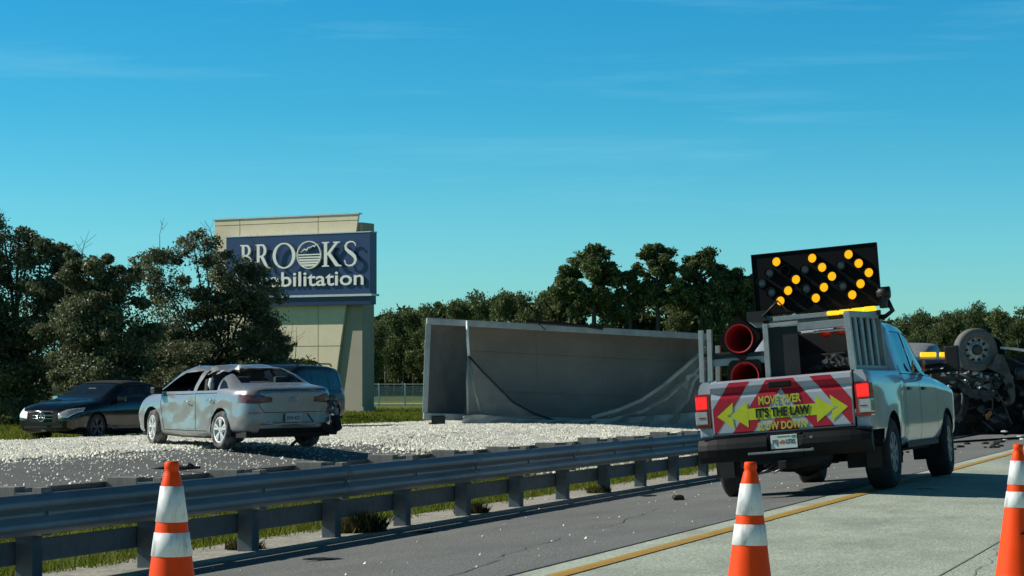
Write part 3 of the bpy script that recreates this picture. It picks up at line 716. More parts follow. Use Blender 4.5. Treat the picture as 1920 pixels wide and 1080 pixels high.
def catmull(A, n, axis, close=False):
    """A array, upsample axis by n with Catmull-Rom (chordal tangents)"""
    A = np.moveaxis(A, axis, 0); m = A.shape[0]; d = np.zeros_like(A)
    L_ = np.linalg.norm(np.diff(A, axis=0), axis=-1, keepdims=True) + 1e-6
    s = np.diff(A, axis=0) / L_
    d[0] = s[0]; d[-1] = s[-1]
    w0 = L_[1:] / (L_[1:] + L_[:-1]); d[1:-1] = s[:-1] * w0 + s[1:] * (1 - w0)
    out = []
    for i in range(m - 1):
        for k in range(n):
            t = k / n; h = L_[i]
            out.append((2 * t**3 - 3 * t**2 + 1) * A[i] + (t**3 - 2 * t**2 + t) * h * d[i] + (-2 * t**3 + 3 * t**2) * A[i + 1] + (t**3 - t**2) * h * d[i + 1])
    out.append(A[-1]); return np.moveaxis(np.array(out), 0, axis)

def loft_bm(secs, ns=4, nj=3, warp=None):
    """secs: list of (x, [(y,z)...]) half sections from bottom centre to top centre (y>=0). Returns a mirrored bmesh."""
    G = np.array([[(x if len(p) < 3 else x + p[2], p[0], p[1]) for p in ps] for x, ps in secs], float)
    G = catmull(catmull(G, ns, 0), nj, 1); G[:, 0, 1] = 0; G[:, -1, 1] = 0; G[..., 1] = np.maximum(G[..., 1], 0)
    ni, n = G.shape[:2]
    H = np.concatenate([G, (G * np.array([1, -1, 1]))[:, -2:0:-1]], axis=1); nn = H.shape[1]
    if warp is not None: H = warp(H)
    bm = bmesh.new(); vs_ = [[bm.verts.new(tuple(H[i, j])) for j in range(nn)] for i in range(ni)]
    for i in range(ni - 1):
        for j in range(nn):
            q = (vs_[i][j], vs_[i][(j + 1) % nn], vs_[i + 1][(j + 1) % nn], vs_[i + 1][j])
            try: bm.faces.new(q)
            except ValueError: pass
    for row in (vs_[0], vs_[-1]):
        h = nn // 2
        for j in range(h):   # bridge both halves of the end loop
            a, b_, c, d_ = row[j], row[j + 1], row[(nn - j - 1) % nn], row[(nn - j) % nn]
            u = []
            for v in (a, b_, c, d_):
                if v not in u: u.append(v)
            if len(u) >= 3:
                try: bm.faces.new(u)
                except ValueError: pass
    bmesh.ops.remove_doubles(bm, verts=bm.verts, dist=.0008)
    bmesh.ops.recalc_face_normals(bm, faces=bm.faces)
    for f in bm.faces: f.smooth = True
    return bm

AX = {'x': (1, 2, 0), 'y': (0, 2, 1), 'z': (0, 1, 2)}
def region(bm, poly, axis, pred):
    """cut a convex polygon (in the projection along axis) into the skin; returns the faces inside"""
    a, b, c = AX[axis]; xs = [p[0] for p in poly]; ys = [p[1] for p in poly]
    ar = sum(poly[i][0] * poly[(i + 1) % len(poly)][1] - poly[(i + 1) % len(poly)][0] * poly[i][1] for i in range(len(poly)))
    if ar < 0: poly = poly[::-1]
    x0, x1, y0, y1 = min(xs) - .01, max(xs) + .01, min(ys) - .01, max(ys) + .01
    def cand():
        r = []
        for f in bm.faces:
            A = [v.co[a] for v in f.verts]; B = [v.co[b] for v in f.verts]
            if max(A) < x0 or min(A) > x1 or max(B) < y0 or min(B) > y1: continue
            if pred(f): r.append(f)
        return r
    for i in range(len(poly)):
        p = poly[i]; q = poly[(i + 1) % len(poly)]; dx, dy = q[0] - p[0], q[1] - p[1]
        if dx * dx + dy * dy < 1e-10: continue
        co = [0, 0, 0]; co[a] = p[0]; co[b] = p[1]; no = [0, 0, 0]; no[a] = dy; no[b] = -dx
        F = cand(); g = set(F)
        for f in F: g.update(f.edges); g.update(f.verts)
        bmesh.ops.bisect_plane(bm, geom=list(g), plane_co=co, plane_no=no, dist=1e-5)
    res = []
    for f in cand():
        m = f.calc_center_median(); u, v = m[a], m[b]; ok = True
        for i in range(len(poly)):
            p = poly[i]; q = poly[(i + 1) % len(poly)]
            if (q[0] - p[0]) * (v - p[1]) - (q[1] - p[1]) * (u - p[0]) < -1e-6: ok = False; break
        if ok: res.append(f)
    return res
def grow(poly, d):
    cx = sum(p[0] for p in poly) / len(poly); cy = sum(p[1] for p in poly) / len(poly); out_ = []
    n = len(poly); ar = sum(poly[i][0] * poly[(i + 1) % n][1] - poly[(i + 1) % n][0] * poly[i][1] for i in range(n)); sg = 1 if ar > 0 else -1
    for i in range(n):
        p0, p1, p2 = Vector(poly[i - 1]), Vector(poly[i]), Vector(poly[(i + 1) % n])
        e1 = (p1 - p0).normalized(); e2 = (p2 - p1).normalized(); n1 = Vector((e1.y, -e1.x)) * sg; n2 = Vector((e2.y, -e2.x)) * sg
        bis = (n1 + n2); k = d / max(.3, bis.length_squared / 2); out_.append(tuple(p1 + bis * (k / 1.0)))
    return out_
def take(bm, faces, name, m, parent, off=0.0, delete=True, rim=None, smooth=True):
    """copy faces into a new object, optionally push along normals (negative: inwards), and cut them from the skin"""
    me = bpy.data.meshes.new(name); nb = bmesh.new(); mp_ = {}
    for f in faces:
        vs_ = []
        for v in f.verts:
            if v not in mp_: mp_[v] = nb.verts.new(v.co + v.normal * off)
            vs_.append(mp_[v])
        try:
            nf = nb.faces.new(vs_); nf.smooth = smooth
        except ValueError: pass
    if rim:  # give the piece an edge: extrude its border
        be = [e for e in nb.edges if len(e.link_faces) == 1]
        nb.normal_update()
        nv = {v: v.normal.copy() for e in be for v in e.verts}
        r_ = bmesh.ops.extrude_edge_only(nb, edges=be); new = [g_ for g_ in r_['geom'] if isinstance(g_, bmesh.types.BMVert)]
        src = list(nv.items())
        for v in new:
            best = min(src, key=lambda kv: (kv[0].co - v.co).length_squared); v.co = v.co - best[1] * rim
        for f in nb.faces:
            if any(v in new for v in f.verts): f.smooth = False
    nb.to_mesh(me); nb.free(); me.materials.append(m)
    if delete: bmesh.ops.delete(bm, geom=faces, context='FACES')
    return link(name, me, parent)
def cutout(bm, poly, axis, pred, name, m, parent, off=0.0, gap=0.0, rim=None):
    """part with a real shut line round it"""
    F = region(bm, poly, axis, pred)
    if not F: return None
    o = take(bm, F, name, m, parent, off=off, rim=rim)
    if gap:
        bmesh.ops.delete(bm, geom=region(bm, grow(poly, gap), axis, pred), context='FACES')
    return o
def seam(bm, pts, axis, pred, wd=.009):
    for (p, q) in zip(pts[:-1], pts[1:]):
        dx, dy = q[0] - p[0], q[1] - p[1]; d = math.hypot(dx, dy); nx, ny = -dy / d * wd / 2, dx / d * wd / 2
        F = region(bm, [(p[0] + nx, p[1] + ny), (p[0] - nx, p[1] - ny), (q[0] - nx, q[1] - ny), (q[0] + nx, q[1] + ny)], axis, pred)
        bmesh.ops.delete(bm, geom=F, context='FACES')
def finish(bm, name, m, parent):
    me = bpy.data.meshes.new(name); bm.to_mesh(me); bm.free(); me.materials.append(m); return link(name, me, parent)
def circ(cx, cy, r, n=20, a0=0): return [(cx + r * math.cos(2 * math.pi * i / n + a0), cy + r * math.sin(2 * math.pi * i / n + a0)) for i in range(n)]

def wheel(parent, c, side, r, wd, rr, m_t, m_r, spokes=5, style='split', steer=0.0, tilt=0.0):
    """c: centre of the outer face; side +1 = left (y+) outwards"""
    W = empty('wheel', c, parent=parent); W.rotation_euler = (tilt, 0, steer)
    b = MB(); b.smooth = True
    sh = r - rr
    prof_ = [(0.0, rr), (.012, rr + sh * .35), (.010, rr + sh * .75), (-.02, r - .012), (-.04, r), (-wd + .04, r), (-wd + .02, r - .012), (-wd - .01, rr + sh * .6), (-wd, rr), (-wd + .03, rr - .02), (-.03, rr - .02)]
    b.lathe(prof_, (0, 0, 0), (0, side, 0), 40, close=True); b.build('tyre', m_t, W)
    b = MB(); b.smooth = True
    b.lathe([(-.002, rr + .002), (.004, rr - .008), (-.004, rr - .028), (-.05, rr - .035), (-.16, rr - .05)], (0, 0, 0), (0, side, 0), 40)
    b.smooth = False
    b.cyl((0, side * -.05, 0), (0, side * -.012, 0), .065 * rr / .22, .055 * rr / .22, 16)
    b.cyl((0, side * -.012, 0), (0, side * -.004, 0), .032, n=12)
    for i in range(spokes):
        a = 2 * math.pi * i / spokes + .3
        offs = (-.16, .16) if style == 'split' else (0,)
        for o_ in offs:
            a2 = a + o_ * 1.15
            p = Vector((math.cos(a + o_ * .3) * .045, side * -.022, math.sin(a + o_ * .3) * .045)); q = Vector((math.cos(a2) * (rr - .02), side * -.016, math.sin(a2) * (rr - .02)))
            t = Vector((-math.sin(a), 0, math.cos(a))); w0, w1 = (.034, .046) if style == 'split' else (.07, .095)
            k = rr / .22
            up = Vector((0, side, 0)); P_ = []
            for u in (p, q):
                ww = (w0 if u is p else w1) * k / 2
                P_ += [u - t * ww, u + t * ww, u + t * ww * .75 + up * .016, u - t * ww * .75 + up * .016]
            b.hexa([P_[0], P_[1], P_[2], P_[3], P_[4], P_[5], P_[6], P_[7]])
    if style == 'steel':
        pass
    b.build('rim', m_r, W)
    b = MB(); b.cyl((0, side * -.15, 0), (0, side * -.10, 0), rr * .72, n=24); b.build('brake_disc', M_rimD if style != 'x' else M_under, W)
    b = MB(); b.cyl((0, side * -.20, 0), (0, side * -.17, 0), rr - .03, n=24); b.build('hub_backing', M_under, W)
    return W
def arches(bm, xs, zc, r, ymin=.5, flat=None):
    for x in xs:
        F = region(bm, circ(x, zc, r, 22), 'y', lambda f: abs(f.calc_center_median().y) > ymin)
        bmesh.ops.delete(bm, geom=F, context='FACES')
def liners(parent, xs, zc, r, y0, y1):
    for x in xs:
        for sd in (-1, 1):
            b = MB(); b.smooth = True; n = 14; V = []
            for y in (y0, y1):
                for i in range(n + 1):
                    a = math.pi * (i / n) * 1.2 - .3; V.append((x + (r + .004) * math.cos(a), sd * y, zc + (r + .004) * math.sin(a)))
            m_ = n + 1; b.add(V, [(i, i + 1, m_ + i + 1, m_ + i) for i in range(n)])
            V2 = V[:m_] + [(x, sd * y0, zc - .1)]; b.add(V2, [(i, i + 1, m_) for i in range(n)])
            b.build('wheel_liner', M_under, parent)

def sec(zb, ws, wm, zbelt, wb, wr, zr, zt, zc=.42, zm=.60):
    zc = min(zc, zb + (zbelt - zb) * .35); zm = min(zm, zb + (zbelt - zb) * .62)
    return [(0, zb), (ws - .14, zb), (ws - .01, zb + .05), (wm - .012, zc), (wm, zm), (wm - .018, zbelt - .10), (wb, zbelt),
            (wb * .45 + wr * .55 + .03, zbelt * .48 + zr * .52), (wr, zr), (wr * .72, zr * .25 + zt * .75), (wr * .38, zt - .004), (0, zt)]

# ================================================================== silver wrecked saloon
CAR = {}
def place(x, y, heading_left_deg, z=None, pitch=0, roll=0):
    """car frame: x forward, y left. heading measured to the left of the view direction"""
    a = R(90 + heading_left_deg)
    return Matrix.Translation((x, y, gz(x, y) if z is None else z)) @ Matrix.Rotation(a, 4, 'Z') @ Matrix.Rotation(-R(pitch), 4, 'Y') @ Matrix.Rotation(R(roll), 4, 'X')
M_silver = mat('silver_metallic_paint', (0.29, 0.305, 0.315), 0.27, metal=.42, var=.08, scale=2.5, coat=.35, dirt=(0.50, 0.50, 0.48), dscale=14, damt=.16, dlo=.50, bump=.04, bscale=6)
M_scrape = mat('scraped_paint', (0.30, 0.31, 0.31), 0.6, metal=.3, var=.35, scale=8)
def gauss(H, c, s, amt, dirn):
    d = ((H - np.array(c)) / np.array(s)) ** 2; return H + np.exp(-d.sum(-1))[..., None] * np.array(dirn) * amt
def silver_warp(H):
    r = np.random.default_rng(4)
    H = gauss(H, (.55, .62, 1.40), (.50, .36, .22), .13, (0, -.3, -1))            # roof corner crushed above rear door
    H = gauss(H, (.2, .5, 1.33), (.14, .2, .15), .05, (0, 0, 1))
    H = gauss(H, (-.1, .9, .66), (.34, .3, .12), .030, (0, -1, 0))
    H = gauss(H, (1.05, .9, .60), (.30, .3, .20), .032, (0, -1, 0))
    H = gauss(H, (1.95, .9, .62), (.35, .3, .16), .026, (0, -1, 0))
    H = gauss(H, (-.55, .9, .55), (.25, .3, .10), .03, (0, 1, 0))
    H = gauss(H, (-.95, -.75, .6), (.25, .25, .3), .06, (1, .5, 0))
    P_ = H * 1.0; n = (np.sin(P_[..., 0] * 9 + P_[..., 2] * 13) * np.sin(P_[..., 0] * 5.3 - P_[..., 2] * 7 + 1) + .6 * np.sin(P_[..., 0] * 17 + P_[..., 2] * 21))
    msk = np.clip((P_[..., 1] - .6) * 4, 0, 1) * np.clip((1.0 - P_[..., 2]) * 8, 0, 1) * np.clip((P_[..., 2] - .3) * 6, 0, 1)
    H = H.copy(); H[..., 1] += -.007 * n * msk
    fl = np.clip((H[..., 1] - .6) * 5, 0, 1) * np.clip((.98 - H[..., 2]) * 8, 0, 1) * np.clip((H[..., 2] - .34) * 8, 0, 1)
    for (a, b_, c, wd, am, x0, sx) in ((1, .9, 1.85, .06, .030, 1.3, .5), (1, -.7, 1.55, .05, .024, 1.9, .45), (.35, 1, 1.02, .035, .022, 1.0, 1.3), (1, .5, .55, .05, .026, .3, .3), (.2, -1, -.62, .03, .018, 2.0, .8), (1, 1.4, .35, .05, .030, -.45, .3), (1, -1.2, -1.1, .05, .022, -.4, .3)):
        H[..., 1] -= am * np.exp(-np.abs(a * H[..., 0] + b_ * H[..., 2] - c) / wd) * np.exp(-((H[..., 0] - x0) / sx) ** 2) * fl
    rf = np.clip((H[..., 2] - 1.25) * 8, 0, 1); H[..., 2] += rf * (-.022 * np.exp(-np.abs(H[..., 0] - .5 * H[..., 1] - .75) / .07) - .015 * np.exp(-np.abs(H[..., 0] + .8 * H[..., 1] - 1.35) / .06) + .012 * np.sin(H[..., 0] * 11 + H[..., 1] * 6))
    return H
SED = [(-.99, sec(.42, .50, .56, .90, .52, .44, .95, .965)), (-.95, sec(.34, .66, .72, .955, .66, .56, 1.01, 1.025)), (-.84, sec(.29, .79, .83, .98, .765, .66, 1.04, 1.058)), (-.58, sec(.27, .845, .885, .995, .825, .70, 1.065, 1.085)),
       (-.30, sec(.26, .865, .90, 1.0, .845, .695, 1.10, 1.125)), (.10, sec(.22, .875, .905, .985, .855, .635, 1.265, 1.30)), (.50, sec(.19, .875, .905, .97, .86, .60, 1.365, 1.405)), (.95, sec(.18, .875, .905, .955, .86, .595, 1.40, 1.44)),
       (1.45, sec(.18, .875, .905, .945, .86, .595, 1.395, 1.435)), (1.85, sec(.18, .875, .905, .935, .86, .60, 1.355, 1.395)), (2.2, sec(.18, .875, .905, .925, .86, .62, 1.235, 1.27)), (2.55, sec(.19, .875, .905, .915, .85, .655, 1.07, 1.10)),
       (2.85, sec(.20, .875, .905, .895, .83, .68, .955, .99)), (3.15, sec(.21, .86, .895, .85, .80, .66, .90, .93)), (3.38, sec(.22, .80, .84, .77, .74, .58, .82, .85)), (3.52, sec(.24, .68, .72, .68, .62, .48, .72, .75)), (3.58, sec(.30, .5, .54, .60, .48, .38, .63, .65))]
def lowz(f): return f.calc_center_median().z
SP = place(-4.25, 38.75, 34, z=.155, roll=-.6)
SC = empty('wrecked_saloon', mw=SP); tag(SC, 'smashed silver saloon car with missing windows standing on the spilled gravel', 'car')
bm = loft_bm(SED, 5, 3, warp=silver_warp)
arches(bm, (0, 2.70), .33, .375, .55)
up = lambda f: f.normal.z > .12
LS_ = lambda f: f.calc_center_median().y > .35
RS_ = lambda f: f.calc_center_median().y < -.35
# openings: the glass is gone on this side
seat_m = mat('seat_cloth', (0.05, 0.05, 0.055), 0.9); M_airbag = mat('airbag_cloth', (0.62, 0.62, 0.60), 0.9, var=.15, scale=9)
wf = [(1.09, .985), (2.52, .965), (2.12, 1.17), (1.75, 1.30), (1.12, 1.335)]; wr_ = [(.16, 1.0), (.96, .985), (.99, 1.335), (.62, 1.315), (.30, 1.21)]; wq = [(-.20, 1.035), (.10, 1.02), (.22, 1.19), (.02, 1.14)]
for pred in (LS_, RS_):
    F = region(bm, wf, 'y', pred); bmesh.ops.delete(bm, geom=F, context='FACES')
    F = region(bm, wr_, 'y', pred); bmesh.ops.delete(bm, geom=F, context='FACES')
    cutout(bm, wq, 'y', pred, 'quarter_window', M_glass, SC, off=-.006)
rear = [(-.55, 1.115), (-.62, 1.155), (-.50, 1.35), (.50, 1.35), (.62, 1.155), (.55, 1.115)]
F = region(bm, [(-.60, 1.125), (-.49, 1.375), (.49, 1.375), (.60, 1.125)], 'x', lambda f: f.calc_center_median().x < .55 and f.normal.z > .2 and f.calc_center_median().z > 1.05); bmesh.ops.delete(bm, geom=F, context='FACES')
cutout(bm, [(1.93, -.53), (1.93, .53), (2.68, .66), (2.68, -.66)], 'z', lambda f: f.normal.z > .2 and f.calc_center_median().z > .98, 'windscreen', M_glass, SC, off=-.006)
# lamps, boot lid, doors
M_lampS = mat('tail_lamp_lens', (0.15, 0.05, 0.045), 0.2, coat=.7, var=.2)
for s in (1, -1):
    cutout(bm, [(s * .40, .80), (s * .40, .875), (s * .66, .93), (s * .93, .93), (s * .93, .80), (s * .70, .775)], 'x', lambda f: f.calc_center_median().x < -.62, 'tail_lamp', M_lampS, SC, off=.006, rim=.02)
    cutout(bm, [(s * .46, .56), (s * .50, .66), (s * .80, .74), (s * .86, .68), (s * .80, .60)], 'x', lambda f: f.calc_center_median().x > 3.0, 'headlight', M_clear, SC, off=.004)
RR = lambda f: f.calc_center_median().x < -.60
cutout(bm, [(-.55, .63), (.55, .63), (.66, .775), (.395, .79), (.39, .885), (.62, .945), (.60, 1.02), (-.60, 1.02), (-.62, .945), (-.39, .885), (-.395, .79), (-.66, .775)][:2] + [(.63, .74), (.63, .99), (-.63, .99), (-.63, .74)], 'x', lambda f: RR(f) and f.normal.x < -.35, 'boot_lid', M_silver, SC, gap=.010, off=.004)
for (pl, nm) in (([(1.00, .30), (1.04, .93), (2.35, .90), (2.28, .55), (2.22, .30)], 'door'), ([(.42, .42), (.14, .78), (.12, .95), (.98, .935), (.955, .30), (.48, .30)], 'door')):
    for pred in (LS_, RS_):
        cutout(bm, pl, 'y', pred, nm, M_silver, SC, gap=.010, off=-.004 if nm == 'door' else 0)
seam(bm, [(-.80, .62), (.80, .62)], 'x', lambda f: RR(f) and abs(f.calc_center_median().y) > .6, .008)
cutout(bm, [(2.35, -.72), (2.35, .72), (3.45, .55), (3.45, -.55)][0:0] or [(2.80, -.70), (2.80, .70), (3.36, .56), (3.36, -.56)], 'z', lambda f: f.normal.z > .3 and f.calc_center_median().z > .7, 'bonnet', M_silver, SC, gap=.008)
cutout(bm, [(-.40, .46), (-.30, .60), (.30, .60), (.40, .46)], 'x', RR, 'plate_recess', M_silver, SC, off=-.03)
cutout(bm, [(-.62, .26), (-.62, .36), (.62, .36), (.62, .26)], 'x', RR, 'bumper_insert', M_under, SC, off=.0)
body = finish(bm, 'body', M_silver, SC)
liners(SC, (0, 2.70), .33, .375, .55, .86)
for (x, s, st_, tl) in ((0, 1, .0, R(4)), (0, -1, 0, R(3)), (2.70, 1, R(-9), R(2)), (2.70, -1, R(-9), 0)):
    wheel(SC, (x, s * .895, .325), s, .325, .215, .225, M_dtyre, M_rim, 5, 'split', steer=st_, tilt=tl * s)
b = MB(); b.bb(-.8, 3.3, -.80, .80, .20, .30); b.bb(-.3, 2.6, -.62, .62, .24, .50); b.build('underbody', M_under, SC)
b = MB(); b.bb(.45, 2.6, -.80, .80, .44, .47); b.bb(-.35, .3, -.65, .65, .95, .98); b.build('cabin_floor', M_under, SC)
for s in (1, -1):
    b = MB(); b.smooth = False; b.box((1.35, s * .38, .62), (.5, .48, .22)); b.box((1.12, s * .38, .92), (.14, .46, .55), Matrix.Rotation(R(-14), 3, 'Y')); b.box((1.03, s * .38, 1.24), (.10, .26, .18)); b.build('seat', seat_m, SC, bevel=.04)
b = MB(); b.box((.55, 0, .62), (.5, 1.2, .2)); b.box((.28, 0, .90), (.14, 1.2, .5), Matrix.Rotation(R(-18), 3, 'Y')); b.box((.14, .36, 1.16), (.09, .24, .14)); b.box((.14, -.36, 1.16), (.09, .24, .14)); b.build('rear_seat', seat_m, SC, bevel=.04)
b = MB(); b.smooth = True
b.tube([(.78, .66, 1.2), (.74, .68, 1.10), (.70, .68, .98)], [.03, .055, .03], 10); b.build('airbag', M_airbag, SC)
b = MB(); b.bb(2.15, 2.5, -.68, .68, .78, .93); b.build('dashboard', M_black, SC, bevel=.03)
b = MB(); b.smooth = True; b.lathe([(.0, .17), (.02, .185), (.0, .2), (-.02, .185)], (1.98, .36, .90), (1, 0, .5), 20, close=True); b.build('steering_wheel', M_black, SC)
# details
b = MB(); b.smooth = True
for s in (1,):
    b.tube([(1.12, .915, .80), (1.14, .935, .805), (1.28, .935, .80), (1.30, .915, .80)], .014, 8); b.build('door_handle', M_chrome, SC)
    b = MB(); b.smooth = True; b.tube([(.22, .915, .83), (.24, .935, .835), (.38, .935, .83), (.40, .915, .83)], .014, 8); b.build('door_handle', M_chrome, SC)
for s in (1, -1):
    b = MB(); b.box((2.34, s * .97, .99), (.12, .2, .13), Matrix.Rotation(R(15 * s), 3, 'Z')); b.bar((2.36, s * .85, .95), (2.34, s * .93, .97), .05); b.build('wing_mirror', M_black, SC, bevel=.03)
b = MB(); b.box((-.992, 0, .53), (.012, .31, .155), Matrix.Rotation(R(3), 3, 'X')); pl = b.build('licence_plate', mat('dusty_plate', (.42, .45, .46), .5), SC)
text_mesh('294 KD', .085, M_ink, pl, 'plate_lettering', loc=(-1.0, 0, .50), rot=Matrix(((0, 0, -1), (-1, 0, 0), (0, 1, 0))), depth=.002, bold=.002)
b = MB(); b.smooth = True; rotx = Matrix(((0, 0, -1), (-1, 0, 0), (0, 1, 0)))
pts = [(-1.006, .072 * math.cos(R(a)), .845 + .036 * math.sin(R(a))) for a in range(0, 361, 20)]; b.tube(pts, .006, 6)
for q in ([(-.030, -.024), (-.018, .024)], [(.018, -.024), (.032, .024)], [(-.026, -.002), (.026, .004)]): b.tube([(-1.006, -q[0][0], .845 + q[0][1]), (-1.006, -q[1][0], .845 + q[1][1])], .006, 6)
b.build('boot_emblem', M_chrome, SC)
# crumpled metal along the roof edge and the torn frame
rj = random.Random(8); b = MB()
for i in range(8):
    x = .35 + i * .075; z = 1.33 - .035 * math.sin(i * 1.3) + .02; y = .60 + .03 * math.sin(i * 2.1)
    b.add([(x, y, z), (x + .09, y + .03, z + rj.uniform(-.02, .05)), (x + .05, y + .09, z - rj.uniform(.02, .06)), (x - .02, y + .06, z - .03)], [(0, 1, 2, 3)])
b.add([(.02, .50, 1.34), (.16, .52, 1.36), (.10, .46, 1.44), (.05, .44, 1.42)], [(0, 1, 2, 3)]); 
b.build('torn_metal', M_scrape, SC)
b = MB(); b.tube([(-.55, -.2, .30), (-.7, -.25, .16), (-.72, -.1, .05)], .03, 6); b.build('hanging_pipe', M_under, SC); b = MB(); b.tube([(-.4, -.45, .30), (-.5, -.5, .12)], .035, 6); b.build('hanging_strut', M_under, SC); b = MB(); b.box((-.85, -.72, .33), (.25, .3, .12), Matrix.Rotation(R(20), 3, 'X')); b.box((-.95, -.86, .42), (.12, .1, .25), Matrix.Rotation(R(25), 3, 'Y')); b.build('hanging_debris', M_under, SC)

# ================================================================== black convertible
M_blackp = mat('black_gloss_paint', (0.004, 0.005, 0.007), 0.14, metal=.0, var=.05, coat=.3, spec=.5)
M_soft = mat('soft_top_fabric', (0.012, 0.014, 0.016), 0.8, var=.15)
CON = [(-1.06, sec(.42, .50, .58, .90, .54, .46, .93, .945)), (-1.02, sec(.34, .68, .76, .935, .70, .58, .97, .985)), (-.90, sec(.28, .80, .85, .955, .785, .66, .995, 1.01)), (-.60, sec(.26, .85, .885, .97, .825, .70, 1.01, 1.03)),
       (-.30, sec(.25, .87, .893, .97, .84, .69, 1.03, 1.05)), (-.02, sec(.22, .875, .895, .965, .85, .64, 1.14, 1.17)), (.30, sec(.19, .875, .895, .955, .85, .60, 1.28, 1.32)), (.75, sec(.18, .875, .895, .945, .85, .585, 1.35, 1.39)),
       (1.25, sec(.18, .875, .895, .935, .85, .585, 1.36, 1.40)), (1.55, sec(.18, .875, .895, .93, .85, .595, 1.32, 1.36)), (1.9, sec(.18, .875, .895, .925, .845, .625, 1.18, 1.21)), (2.25, sec(.18, .875, .893, .915, .835, .66, 1.03, 1.05)),
       (2.5, sec(.19, .875, .893, .90, .82, .68, .955, .98)), (2.85, sec(.20, .87, .893, .865, .80, .66, .91, .94)), (3.2, sec(.21, .85, .875, .82, .77, .62, .86, .89)), (3.42, sec(.22, .79, .82, .76, .71, .56, .80, .825)), (3.56, sec(.24, .70, .73, .70, .62, .48, .735, .75)), (3.62, sec(.28, .58, .60, .64, .52, .40, .66, .67))]
# heading toward the viewer and to the left
MP = place(-8.97, 54.35, 180 - 29, z=-.085)
MC = empty('convertible_car', mw=MP); tag(MC, 'black two door convertible with fabric roof facing left at the grass edge', 'car')
bm = loft_bm(CON, 5, 3); arches(bm, (0, 2.76), .33, .36, .55)
for pred in (LS_, RS_):
    cutout(bm, [(.86, .985), (2.02, .965), (1.72, 1.15), (1.42, 1.275), (.92, 1.29)], 'y', pred, 'side_window', M_glass, MC, off=-.005)
    cutout(bm, [(.18, 1.01), (.82, .99), (.88, 1.29), (.62, 1.28), (.40, 1.2)], 'y', pred, 'side_window', M_glass, MC, off=-.005)
    cutout(bm, [(.62, .30), (.66, .93), (2.12, .90), (2.08, .30)], 'y', pred, 'door', M_blackp, MC, gap=.008)
cutout(bm, [(1.62, -.53), (1.62, .53), (2.40, .66), (2.40, -.66)], 'z', lambda f: f.normal.z > .2 and f.calc_center_median().z > .96, 'windscreen', M_glass, MC, off=-.004)
cutout(bm, [(-.02, -.9), (-.02, .9), (1.57, .9), (1.57, -.9)], 'z', lambda f: f.normal.z > .12 and f.calc_center_median().z > 1.06, 'soft_top', M_soft, MC, off=.006)
cutout(bm, [(2.52, -.72), (2.52, .72), (3.44, .58), (3.44, -.58)], 'z', lambda f: f.normal.z > .3 and f.calc_center_median().z > .7, 'bonnet', M_blackp, MC, gap=.007)
FR_ = lambda f: f.calc_center_median().x > 3.0
M_glare = mat('headlight_glare', (.8, .8, .8), .05, metal=.9, var=0, emit=(1, .97, .9), estr=.9)  # emission puts the glare into the right headlight's material
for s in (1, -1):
    cutout(bm, [(s * .47, .53), (s * .45, .64), (s * .64, .74), (s * .84, .78), (s * .86, .70), (s * .70, .56)], 'x', FR_, 'headlight', M_clear if s > 0 else M_glare, MC, off=.008, rim=.02)
cutout(bm, [(-.62, .27), (-.56, .38), (.56, .38), (.62, .27)], 'x', FR_, 'lower_grille', M_under, MC, off=-.006)
cutout(bm, [(-.40, .50), (-.43, .66), (.43, .66), (.40, .50), (.34, .455), (-.34, .455)], 'x', FR_, 'grille', M_under, MC, off=.002)
finish(bm, 'body', M_blackp, MC); liners(MC, (0, 2.76), .33, .36, .55, .86)
X0 = 3.66
def onf(y, z):   # nose surface x at y
    return 3.645 - .30 * (abs(y) / .62) ** 2.6
b = MB(); b.smooth = True
ring = [(-.41, .50), (-.44, .665), (-.2, .70), (.2, .70), (.44, .665), (.41, .50), (.32, .445), (-.32, .445), (-.41, .50)]
b.tube([(onf(y, z) + .012, y, z) for y, z in ring], .016, 6)
for z in (.60, .535):
    b.tube([(onf(y, z) + .015, y, z) for y in (-.42, -.3, -.15, 0, .15, .3, .42)], .013 if z == .60 else .010, 6)
gr = b.build('grille_bars', M_chrome, MC)
b = MB(); b.smooth = True; cen = Vector((3.672, 0, .575))
b.tube([(cen.x, .105 * math.cos(R(a)), cen.z + .105 * math.sin(R(a))) for a in range(0, 361, 20)], .013, 6)
for a in (90, 210, 330): b.tube([cen, cen + Vector((0, .1 * math.cos(R(a)), .1 * math.sin(R(a))))], [.018, .005], 6)
b.build('star_emblem', M_chrome, MC)
for (x, s) in ((0, 1), (0, -1), (2.76, 1), (2.76, -1)): wheel(MC, (x, s * .885, .325), s, .325, .23, .235, M_tyre, M_rimD, 5, 'split', steer=R(4) if x > 1 else 0)
b = MB(); b.bb(-.8, 3.3, -.78, .78, .20, .5); b.build('underbody', M_under, MC)
for s in (1, -1):
    b = MB(); b.box((1.98, s * .97, .985), (.12, .2, .12), Matrix.Rotation(R(15 * s), 3, 'Z')); b.bar((2.0, s * .85, .95), (1.98, s * .93, .96), .05); b.build('wing_mirror', M_blackp if s > 0 else M_chrome, MC, bevel=.035)
    b = MB(); b.smooth = True; b.tube([(.80, s * .905, .80), (.82, s * .92, .805), (.98, s * .92, .80), (1.0, s * .905, .80)], .012, 8); b.build('door_handle', M_blackp, MC)
b = MB(); b.bar((3.35, -.62, .265), (3.55, -.3, .262), .03); b.bar((3.55, -.3, .262), (3.58, 0, .262), .03); b.bar((3.58, 0, .262), (3.55, .3, .262), .03); b.bar((3.55, .3, .262), (3.35, .62, .265), .03); b.build('bumper_trim', M_chrome, MC)
b = MB(); b.box((1.85, 0, 1.20), (.03, .22, .07)); b.build('rear_view_mirror', mat('mirror_back', (.2, .2, .2), .5), MC)

